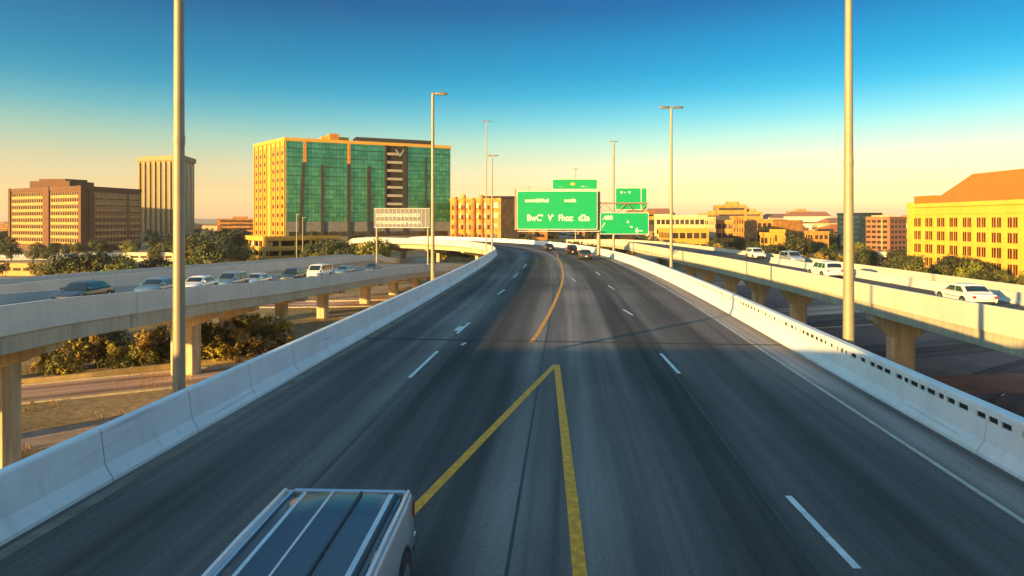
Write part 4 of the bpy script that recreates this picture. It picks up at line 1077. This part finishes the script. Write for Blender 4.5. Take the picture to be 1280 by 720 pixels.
o = block('office_tower', 'dark blue glass tower left of the yellow hall', 1077, 1102, 267, 300, M_b3, 7, depth=14, mull=False, wm_=mat('blue_glass', (.03, .08, .13), .15, metal=.3, var=.3), skew=-2)
block('office_tower', 'tan and red brown tower between the blue glass tower and yellow hall', 1102, 1112, 270, 292, M_b2, 6, depth=12, band=False)
block('office_tower', 'red brown tower touching the left end of the yellow hall', 1112, 1133, 272, 292, M_b4, 6, depth=12, skew=-3)
block('warehouse', 'long low cream warehouse before the yellow hall', 1086, 1180, 318, 200, M_b5, 1, depth=12, skew=10)
block('warehouse', 'long low orange lit warehouse at the left edge below the brown office block', -40, 124, 331, 165, mat('orange_render', (.60, .32, .12), .85, var=.15), 1, depth=10, skew=3)
block('warehouse', 'white flat roofed shed left of the tall left pole, below the concrete tower', 160, 262, 317, 225, M_b5, 1, depth=14)
block('warehouse', 'pale flat roofed shed right of the tall left pole', 236, 318, 302, 330, M_b5, 1, depth=18)
# car park
cpk = thing('car_park', 'yellow open-sided car park in front of the glass building', 'car park', (at(360, 0, 222).x, 222, GZ))
A = at(306, 0, 232); Bc = at(330, 0, 214); Cc = at(425, 0, 232)
for k, py in enumerate((296, 308.5, 320)):
    for fr in (frame_of(A, Bc), frame_of(Bc, Cc)):
        z = at(0, py, 222).z
        mb = MB(); facade_box(mb, fr, 0, fr[3]-.01, z-1.1, z+.35, .3, .4); mbuild(mb, 'parapet', M_gold, cpk)
    mb = MB(); mb.prism([(A.x+.4, A.y), (Bc.x, Bc.y+.5), (Cc.x-.4, Cc.y), (A.x+(Cc.x-Bc.x), Cc.y+18)], z-1.3, z-1.0); mbuild(mb, 'floor_slab', M_b2, cpk)
for fr in (frame_of(A, Bc), frame_of(Bc, Cc)):
    n = int(fr[3]/5)
    for i in range(n+1):
        u = fr[3]*i/n; mb = MB(); facade_box(mb, fr, u-.35, u+.35, GZ, at(0, 297, 222).z, .1, .7); mbuild(mb, 'column', M_gold, cpk)
mb = MB(); mb.prism([(A.x+2, A.y+3), (Bc.x+1, Bc.y+5), (Cc.x-3, Cc.y+3), (A.x+(Cc.x-Bc.x), Cc.y+16)], GZ, at(0, 299, 222).z-.5); mbuild(mb, 'black_filler', M_black, cpk)  # black block added inside, stands in for the shade between the floors

# far city
rr = random.Random(11)
pal = [M_b2, M_b5, M_b1, M_b4, M_b1]
protos = []
for k in range(10):
    w, dp, h = rr.uniform(14, 36), rr.uniform(12, 24), rr.choice([7, 8, 10, 12, 15, 20])
    o = thing('far_building', 'small pale building in the hazy town near the horizon', 'building', (0, 0, GZ), 0, 'buildings of the hazy far town')
    mb = MB(); mb.box((0, 0, h/2), (w, dp, h)); m_ = pal[k % 5]; mb.build('wall', m_, o)
    mb = MB()
    if k % 3 == 0:
        mb.add([(-w/2-.5, -dp/2-.5, h), (w/2+.5, -dp/2-.5, h), (w/2+.5, dp/2+.5, h), (-w/2-.5, dp/2+.5, h), (-w/2+4, 0, h+4), (w/2-4, 0, h+4)], [(0, 1, 5, 4), (1, 2, 5), (2, 3, 4, 5), (3, 0, 4), (3, 2, 1, 0)]); mb.build('roof', M_roof if k % 2 else M_b4, o)
    else:
        mb.box((w*.1, 0, h+1), (w*.4, dp*.5, 2)); mb.build('roof', m_, o)
    for f in range(max(1, int(h/4))):
        mb = MB(); mb.box((0, -dp/2-.02, 2+f*3.9), (w*.85, .1, 1.5)); mb.box((-w/2-.02, 0, 2+f*3.9), (.1, dp*.8, 1.5)); mb.build('window_band', M_win, o)
    protos.append(o)
def far_place(o, px, d): o.location = ((px-640)*d/F, d, GZ); o.rotation_euler = (0, 0, rr.uniform(-.5, .5))
spots = []
for i in range(215):
    px = rr.choice([rr.uniform(-40, 325), rr.uniform(560, 1075), rr.uniform(800, 1075), rr.uniform(1060, 1320)])
    d = rr.choice([rr.uniform(450, 900), rr.uniform(800, 1700), rr.uniform(1500, 2800)])
    if i > 140: px = rr.uniform(560, 1070); d = rr.uniform(360, 800)
    if px < 320 and d < 520: d += 300
    spots.append((px, d))
for i, (px, d) in enumerate(spots):
    o = protos[i] if i < len(protos) else copy_tree(protos[i % len(protos)])
    far_place(o, px, d)
    s_ = rr.uniform(.8, 1.4); o.scale = (s_, s_, s_*(rr.uniform(.35, .6) if px < 560 else rr.uniform(.8, 1.1) if d > 500 else rr.uniform(.55, .8)))

# ------------------------------------------------------------------ vegetation
def crown_mesh(seed, w, h, nclump, nleaf, leaf, z0=0.3, flat=1.0):
    r = random.Random(seed); vs = []; fs = []
    cl = []
    for i in range(nclump):
        a = r.uniform(0, math.tau); t = r.uniform(-1, 1); rad = r.uniform(.35, 1)**.6
        k = math.sqrt(max(0, 1-t*t))
        cl.append((Vector((math.cos(a)*k*w/2*rad, math.sin(a)*k*w/2*rad, z0*h+(t*rad*.5+.5)*h*(1-z0))), r.uniform(.14, .30)*w))
    for c, cr_ in cl:
        for j in range(nleaf):
            d = Vector((r.gauss(0, 1), r.gauss(0, 1), r.gauss(0, .8))); d.normalize(); p = c+d*cr_*r.uniform(.3, 1)**.5
            n = (d+Vector((r.uniform(-.7, .7), r.uniform(-.7, .7), r.uniform(-.2, .9)))).normalized()
            a = n.orthogonal().normalized(); b = n.cross(a); an = r.uniform(0, math.tau)
            a, b = a*math.cos(an)+b*math.sin(an), b*math.cos(an)-a*math.sin(an)
            s = leaf*r.uniform(.6, 1.3); o = len(vs)
            vs += [p-a*s, p+b*s*.55, p+a*s, p-b*s*.55]; fs.append((o, o+1, o+2, o+3))
    return vs, fs, cl
def tree_proto(seed, w, h, nclump, nleaf, leaf, m, z0, name, label, cat, trunk_r=.18, group=None):
    t = thing(name, label, cat, (0, 0, 0), 0, group)
    vs, fs, cl = crown_mesh(seed, w, h, nclump, nleaf, leaf, z0)
    mb = MB(); mb.add(vs, fs); mb.build('crown', m, t)
    mb = MB(); r = random.Random(seed+99)
    top = h*(z0+.35)
    mb.tube([(0, 0, -.1), (r.uniform(-.1, .1)*w*.3, r.uniform(-.1, .1)*w*.3, top*.5), (0, 0, top)], [trunk_r, trunk_r*.75, trunk_r*.45], 8)
    for c, _ in cl[:9]:
        mid = Vector((0, 0, top*.55)).lerp(c, .5)+Vector((0, 0, .1*h)); mb.tube([(0, 0, top*.55), mid, c], [trunk_r*.5, trunk_r*.3, trunk_r*.12], 5)
    mb.build('trunk', M_bark, t, smooth=50)
    return t
rr = random.Random(21)
TP = {}
def tree_at(kind, x, y, z, s, label, group, name=None):
    if kind not in TP:
        cfg = dict(round=(1, 7, 7.5, 34, 60, .34, M_leafA, .25, 'tree', .2), olive=(2, 6, 6, 30, 60, .32, M_leafB, .22, 'tree', .18), dry=(3, 4.5, 5, 24, 55, .26, M_leafC, .15, 'tree', .14), tall=(4, 4, 8.5, 30, 55, .28, M_leafA, .2, 'tree', .18),
                   shrub=(5, 3.4, 3.2, 26, 70, .15, M_leafA, .05, 'shrub', .06), shrubb=(6, 3.6, 3.6, 26, 70, .15, M_leafB, .05, 'shrub', .06), shrubd=(7, 2.6, 2.4, 20, 60, .13, M_leafC, .03, 'shrub', .05), thin=(8, 1.9, 5.2, 18, 60, .15, M_leafC, .15, 'young_tree', .07))[kind]
        sd, w, h, nc, nl, lf, m, z0, nm, tr = cfg
        t = tree_proto(sd, w, h, nc, nl, lf, m, z0, nm, label, nm.replace('young_', ''), tr); TP[kind] = t; t['group'] = group
    else: t = copy_tree(TP[kind], label=label, group=group)
    t.location = (x, y, z); t.rotation_euler = (0, 0, rr.uniform(0, 6.28)); t.scale = (s*rr.uniform(.9, 1.15), s*rr.uniform(.9, 1.15), s*rr.uniform(.85, 1.15))
    return t
# hedge row of shrubs below the left viaduct
for i in range(44):
    k = i/43; px = 30+k*320; py = 479-k*26+rr.uniform(-7, 2)
    p = onz(px, py, GZ)
    kd = rr.choice(['shrub', 'shrubb', 'thin', 'shrubd', 'thin', 'shrubd'])
    tree_at(kd, p.x, p.y+rr.uniform(.8, 4.5), GZ, rr.uniform(.5, 1.0), 'leafy shrub or young tree in the hedge under the left viaduct', 'hedge under the left viaduct')
for i in range(17):
    px = rr.uniform(15, 300); p = onz(px, rr.uniform(432, 455), GZ)
    tree_at(rr.choice(['olive', 'thin', 'dry', 'olive']), p.x, p.y+3, GZ, rr.uniform(.45, .72), 'taller dark tree behind the hedge under the left viaduct', 'trees behind the hedge')
for i in range(14):
    px = rr.uniform(285, 350); p = onz(px, rr.uniform(415, 442), GZ)
    tree_at(rr.choice(['shrubd', 'shrubb', 'shrubd']), p.x, p.y, GZ, rr.uniform(.7, 1.1), 'dry orange scrub bush between the left viaduct piers', 'scrub between the left piers')
# mid-distance trees left
def row(n, x0, x1, d0, d1, kinds, s0, s1, label, group):
    for i in range(n):
        px = rr.uniform(x0, x1); d = rr.uniform(d0, d1)
        tree_at(rr.choice(kinds), (px-640)*d/F, d, GZ, rr.uniform(s0, s1), label, group)
row(46, -20, 300, 128, 162, ['olive', 'dry', 'round', 'thin'], .6, .95, 'yellowish tree behind the far left ramp', 'trees behind the far left ramp')
row(30, -10, 300, 225, 285, ['round', 'olive', 'tall'], .55, .9, 'dark tree along the foot of the brown office block', 'trees at the foot of the brown block')
row(22, 225, 310, 180, 260, ['round', 'olive', 'dry', 'round'], .8, 1.25, 'dark round tree between the concrete tower and car park', 'trees left of the car park')
row(26, 380, 480, 180, 262, ['round', 'olive', 'tall'], .8, 1.25, 'tree at the foot of the glass building', 'trees before the glass building')
row(12, 300, 420, 165, 205, ['shrubb', 'dry', 'shrubd'], .5, .8, 'small tree in front of the yellow car park', 'trees before the car park')
row(26, 540, 645, 228, 262, ['round', 'olive', 'dry'], .7, 1.0, 'tree behind the bend of the main road', 'trees behind the bend')
row(44, 600, 860, 205, 300, ['round', 'olive', 'dry'], .6, .95, 'tree below the green signs beyond the road', 'trees below the green signs')
row(64, 830, 1075, 190, 300, ['round', 'olive', 'round', 'dry'], .6, 1.0, 'dark tree among the orange buildings beyond the right viaduct', 'trees beyond the right viaduct')
row(18, 1060, 1150, 150, 210, ['round', 'olive', 'round'], .5, .8, 'tree before the two dark towers on the right', 'trees before the right towers')
row(20, 1120, 1235, 130, 148, ['round', 'round', 'olive', 'tall'], .5, .85, 'dark tree in front of the yellow hall', 'trees before the yellow hall')
row(14, 1225, 1330, 118, 138, ['dry', 'olive', 'tall'], .45, .65, 'small tree at the foot of the yellow hall', 'small trees at the yellow hall')
vs = []; fs = []; rr = random.Random(77); V0 = [crown_mesh(200+k, 7, 7, 13, 26, .55, .12) for k in range(6)]
for i in range(520):
    px = rr.choice([rr.uniform(-40, 325), rr.uniform(560, 1320), rr.uniform(800, 1080)]); d = rr.choice([rr.uniform(310, 480), rr.uniform(400, 950)])
    if px < 325: d = max(d, 345)
    if px < 570 and d < 380 and px > 300: continue
    x = (px-640)*d/F; sc_ = rr.uniform(.7, 1.35); a = rr.uniform(0, 6.28); ca, sa = math.cos(a)*sc_, math.sin(a)*sc_; v_, f_, _ = V0[i % 6]; o = len(vs)
    vs += [(x+p.x*ca-p.y*sa, d+p.x*sa+p.y*ca, GZ+p.z*sc_) for p in v_]; fs += [tuple(q+o for q in f) for f in f_]
mb = MB(); mb.add(vs, fs); o = mb.build('far_trees', M_leafA, None); o['kind'] = 'stuff'; o['label'] = 'dark belts of far trees between the buildings of the plain'
# far woods as stuff
vs = []; fs = []
for i in range(15000):
    d = random.uniform(900, 3200); px = random.uniform(-80, 1360)
    x = (px-640)*d/F; w = random.uniform(3, 7); h = random.uniform(2, 8); a = random.uniform(0, 3.14)
    if math.sin(x*.01+d*.004)+math.sin(d*.013) < -.3: continue
    o = len(vs); n_ = 5
    for k in range(n_):
        an = a+k*math.tau/n_; vs.append((x+math.cos(an)*w, d+math.sin(an)*w, GZ-.2))
    for k in range(n_):
        an = a+.4+k*math.tau/n_; vs.append((x+math.cos(an)*w*.7, d+math.sin(an)*w*.7, GZ+h*.75))
    vs.append((x, d, GZ+h))
    for k in range(n_):
        k2 = (k+1) % n_; fs += [(o+k, o+k2, o+n_+k2, o+n_+k), (o+n_+k, o+n_+k2, o+2*n_)]
mb = MB(); mb.add(vs, fs); o = mb.build('far_woods', mat('wood_green', (.07, .07, .035), .9, var=.5, scale=.01), None)
o['kind'] = 'stuff'; o['label'] = 'far woods and tree belts fading into haze'

# ------------------------------------------------------------------ ground, streets
def ground_mat():
    m = bpy.data.materials.new('dry_ground'); m.use_nodes = True; nt = m.node_tree; L = nt.links; b = nt.nodes['Principled BSDF']
    tc = nd(nt, 'ShaderNodeTexCoord')
    n = nd(nt, 'ShaderNodeTexNoise'); n.inputs['Scale'].default_value = .045; n.inputs['Detail'].default_value = 9; n.inputs['Roughness'].default_value = .6; L.new(tc.outputs['Object'], n.inputs['Vector'])
    cr = nd(nt, 'ShaderNodeValToRGB'); e = cr.color_ramp.elements
    e[0].position = .3; e[0].color = (.14, .11, .03, 1); e[1].position = .7; e[1].color = (.50, .30, .17, 1)
    x = e.new(.45); x.color = (.27, .19, .08, 1); x = e.new(.56); x.color = (.42, .28, .15, 1)
    L.new(n.outputs['Fac'], cr.inputs[0])
    n2 = nd(nt, 'ShaderNodeTexNoise'); n2.inputs['Scale'].default_value = 1.4; n2.inputs['Detail'].default_value = 9; n2.inputs['Roughness'].default_value = .7; L.new(tc.outputs['Object'], n2.inputs['Vector'])
    mr = nd(nt, 'ShaderNodeMapRange'); mr.inputs[1].default_value = .3; mr.inputs[2].default_value = .7; mr.inputs[3].default_value = .6; mr.inputs[4].default_value = 1.3; L.new(n2.outputs['Fac'], mr.inputs[0])
    sc = nd(nt, 'ShaderNodeVectorMath', operation='SCALE'); L.new(cr.outputs[0], sc.inputs[0]); L.new(mr.outputs[0], sc.inputs['Scale'])
    L.new(sc.outputs[0], b.inputs['Base Color']); b.inputs['Roughness'].default_value = .95
    bp = nd(nt, 'ShaderNodeBump'); bp.inputs['Strength'].default_value = .6; bp.inputs['Distance'].default_value = .12; L.new(n2.outputs['Fac'], bp.inputs['Height']); L.new(bp.outputs[0], b.inputs['Normal'])
    return m
M_ground = ground_mat()
mb = MB(); mb.add([(-9000, -3000, GZ), (9000, -3000, GZ), (9000, 9000, GZ), (-9000, 9000, GZ)], [(0, 1, 2, 3)]); struct(mb.build('ground', M_ground))
def street(name, pts, w, m, dz, lines=(), kerb=False, z=GZ):
    p = Path([(x, y, z+dz) for x, y in pts]); mb = MB()
    sweep(mb, p, [(-w/2, 0), (0, 0), (w/2, 0)], 0, p.L, 3, closed=False)
    for u, ww, dash in lines:
        t = 0
        while t < p.L-3:
            L_ = 3 if dash else 6
            v = []
            for i in range(2): v += [p.q(t+L_*i, u-ww/2, .005), p.q(t+L_*i, u+ww/2, .005)]
            mb.add(v, [(0, 1, 3, 2)], 1, [(q.x, q.y) for q in v]); t += 9 if dash else 6
    o = struct(mb.build(name, [m, M_wht]))
    if kerb:
        for s_ in (-1, 1):
            k = MB(); sweep(k, p, [(s_*(w/2), -dz-.02), (s_*(w/2), .13), (s_*(w/2+.2), .13), (s_*(w/2+.2), -dz-.02)], 0, p.L, 3); struct(k.build('kerb', M_gird))
    return p
street('service_street', [(-150, -8), (-80, 29), (-42, 50.5), (-28, 58), (-8, 71), (30, 92), (90, 118)], 6.6, M_asph4, .012, kerb=True)
street('dirt_track', [(-110, -6), (-60, 24), (-30, 41.5), (-8, 55), (10, 66)], 4.4, mat('dirt', (.40, .29, .22), .95, var=.3, scale=.8), .006)
street('ground_road', [(14, 5), (22, 30), (40, 52), (70, 70), (120, 92)], 8, M_asph3, .010, lines=((0, .12, True),))
street('ground_road', [(8, 62), (30, 66), (60, 76), (110, 100)], 7, M_asph3, .016)
street('ground_road', [(4, 84), (30, 86), (70, 100), (130, 130)], 9, M_asph3, .022, lines=((0, .12, True),), kerb=True)
street('ground_road', [(-200, 150), (-90, 118), (-40, 108), (0, 118), (60, 150)], 8, M_asph4, .018, kerb=True)
mb = MB(); v = [onz(px, py, GZ+.004) for px, py in ((860, 350), (1320, 352), (1500, 640), (1180, 640), (1000, 460))]
struct(mb.add(v, [(0, 1, 2, 3, 4)], 0, [(q.x, q.y) for q in v]).build('paved_yard', mat('yard_paving', (.22, .13, .095), .9, var=.3, scale=.3, bump=.2)))
mb = MB(); v = [onz(px, py, GZ+.03) for px, py in ((1150, 470), (1285, 466), (1330, 492), (1165, 492))]
struct(mb.add(v, [(0, 1, 2, 3)]).build('red_earth', mat('red_earth', (.34, .11, .05), .95, var=.3, scale=.5)))
# low wall along hedge
p = Path([(onz(x, y, GZ).x, onz(x, y, GZ).y, GZ) for x, y in ((-30, 489), (12, 482.5), (110, 473), (210, 461), (320, 449), (380, 441))])
mb = MB(); sweep(mb, p, [(-.25, -.1), (-.25, .5), (.25, .5), (.25, -.1)], 0, p.L, 3); tag(mb.build('low_wall', mat('sandy_wall', (.50, .36, .16), .9, var=.25, scale=1.2)), 'low sandy wall running along the front of the hedge', 'wall')
# dry grass tufts stuff
vs = []; fs = []; r = random.Random(4)
for i in range(9000):
    if i % 3: x, y = r.uniform(-62, -9), r.uniform(26, 75)
    else: x, y = r.uniform(-40, -8), r.uniform(70, 130)
    s = r.uniform(.12, .35); a = r.uniform(0, 6.28)
    if math.sin(x*.5+2*math.sin(y*.3))+math.sin(y*.7+x*.2) < .35: continue
    for k in range(3):
        an = a+k*2.1; o = len(vs); dx, dy = math.cos(an)*s*.35, math.sin(an)*s*.35
        vs += [(x-dx*.3, y-dy*.3, GZ), (x+dx*.3, y+dy*.3, GZ), (x+dx*1.6, y-dy*.6, GZ+s)]; fs.append((o, o+1, o+2))
mb = MB(); mb.add(vs, fs); o = mb.build('dry_grass', M_leafC, None); o['kind'] = 'stuff'; o['label'] = 'sparse dry grass tufts on the dirt below the left viaduct'
# hills
mb = MB(); n = 160; vs = []
rr = random.Random(9)
for i in range(n+1):
    x = -7000+14000*i/n; h = 16+16*math.sin(i*.13+1)+9*math.sin(i*.31)+5*math.sin(i*.83)+rr.uniform(-2, 2)
    h = max(h, 3)
    vs += [(x, 4600, GZ-1), (x, 5200, GZ+h+12), (x, 6400, GZ-1)]
fs = []
for i in range(n): fs += [(3*i, 3*i+3, 3*i+4, 3*i+1), (3*i+1, 3*i+4, 3*i+5, 3*i+2)]
mb.add(vs, fs); struct(mb.build('hills', mat('hill_cover', (.14, .11, .07), .95, var=.3, scale=.004), smooth=180))

# ------------------------------------------------------------------ light, sky, camera
to_sun = Vector((-.735, -.678, math.tan(R(7)))).normalized()
sl = bpy.data.lights.new('sun', 'SUN'); sl.energy = 4.7; sl.angle = R(.5); sl.color = (1.0, .62, .18)
so = bpy.data.objects.new('sun', sl); C.objects.link(so); so.rotation_euler = (-to_sun).to_track_quat('-Z', 'Y').to_euler(); so.location = (-60, -60, 80)
w = bpy.data.worlds.new('World'); S.world = w; w.use_nodes = True; nt = w.node_tree
bg = nt.nodes['Background']; sky = nd(nt, 'ShaderNodeTexSky', sky_type='NISHITA')
sky.sun_disc = False; sky.sun_elevation = R(7); sky.sun_rotation = math.atan2(to_sun.x, to_sun.y)
sky.altitude = 0; sky.air_density = 1.0; sky.dust_density = 1.2; sky.ozone_density = 1.6
tc = nd(nt, 'ShaderNodeTexCoord'); sp = nd(nt, 'ShaderNodeSeparateXYZ'); nt.links.new(tc.outputs['Generated'], sp.inputs[0])
cr = nd(nt, 'ShaderNodeValToRGB'); e = cr.color_ramp.elements
SKY = [(0.0, (1, 1, 1))]
K = 2.6
RAMP = [(0, 2.2, 1.6, 1.5), (.018, 1.42, 1.12, 1.05), (.05, 1.02, .76, .62), (.085, .86, .68, .54), (.12, .56, .66, .56), (.155, .24, .56, .60), (.19, .06, .44, .57), (.223, .012, .36, .52), (.266, .003, .29, .46), (.311, .002, .185, .36), (.345, .003, .18, .38), (.43, .26, .50, .75), (.58, .85, 1.16, 1.12)]
while len(e) > 1: e.remove(e[-1])
for i, (z_, r_, g_, b_) in enumerate(RAMP):
    q = e[0] if i == 0 else e.new(z_)
    q.position = z_; q.color = (r_/K, g_/K, b_/K, 1)
nt.links.new(sp.outputs['Z'], cr.inputs[0])
vm = nd(nt, 'ShaderNodeVectorMath', operation='MULTIPLY'); nt.links.new(sky.outputs[0], vm.inputs[0]); nt.links.new(cr.outputs[0], vm.inputs[1])
vs2 = nd(nt, 'ShaderNodeVectorMath', operation='SCALE'); vs2.inputs['Scale'].default_value = K; nt.links.new(vm.outputs[0], vs2.inputs[0])
nt.links.new(vs2.outputs[0], bg.inputs['Color']); bg.inputs['Strength'].default_value = .15

mb = MB(); mb.box((0, 2750, 52.5-GZ*0-5), (12400, 6900, 113))
hz = mb.build('haze', [], None); hm = bpy.data.materials.new('haze_air'); hm.use_nodes = True; hn = hm.node_tree
hn.nodes.remove(hn.nodes['Principled BSDF']); pv = nd(hn, 'ShaderNodeVolumePrincipled'); pv.inputs['Color'].default_value = (.95, .88, .82, 1); pv.inputs['Density'].default_value = HAZE; pv.inputs['Anisotropy'].default_value = .2
hn.links.new(pv.outputs[0], hn.nodes['Material Output'].inputs['Volume']); hz.data.materials.append(hm); hz['kind'] = 'stuff'; hz['label'] = 'thin warm haze over the far town'

cam = bpy.data.cameras.new('camera'); co = bpy.data.objects.new('camera', cam); C.objects.link(co)
co.location = (0, 0, EYE); co.rotation_euler = (math.pi/2, 0, 0)
cam.sensor_width = 36; cam.lens = 36*F/1280; cam.shift_y = -83/1280; cam.clip_end = 20000; cam.clip_start = .1
S.camera = co
S.render.resolution_x = 1024; S.render.resolution_y = 576
S.view_settings.view_transform = 'Standard'; S.view_settings.look = 'None'; S.view_settings.gamma = 1; S.view_settings.exposure = 1.5
S.view_settings.use_curve_mapping = False
S.cycles.max_bounces = 6; S.cycles.use_denoising = True
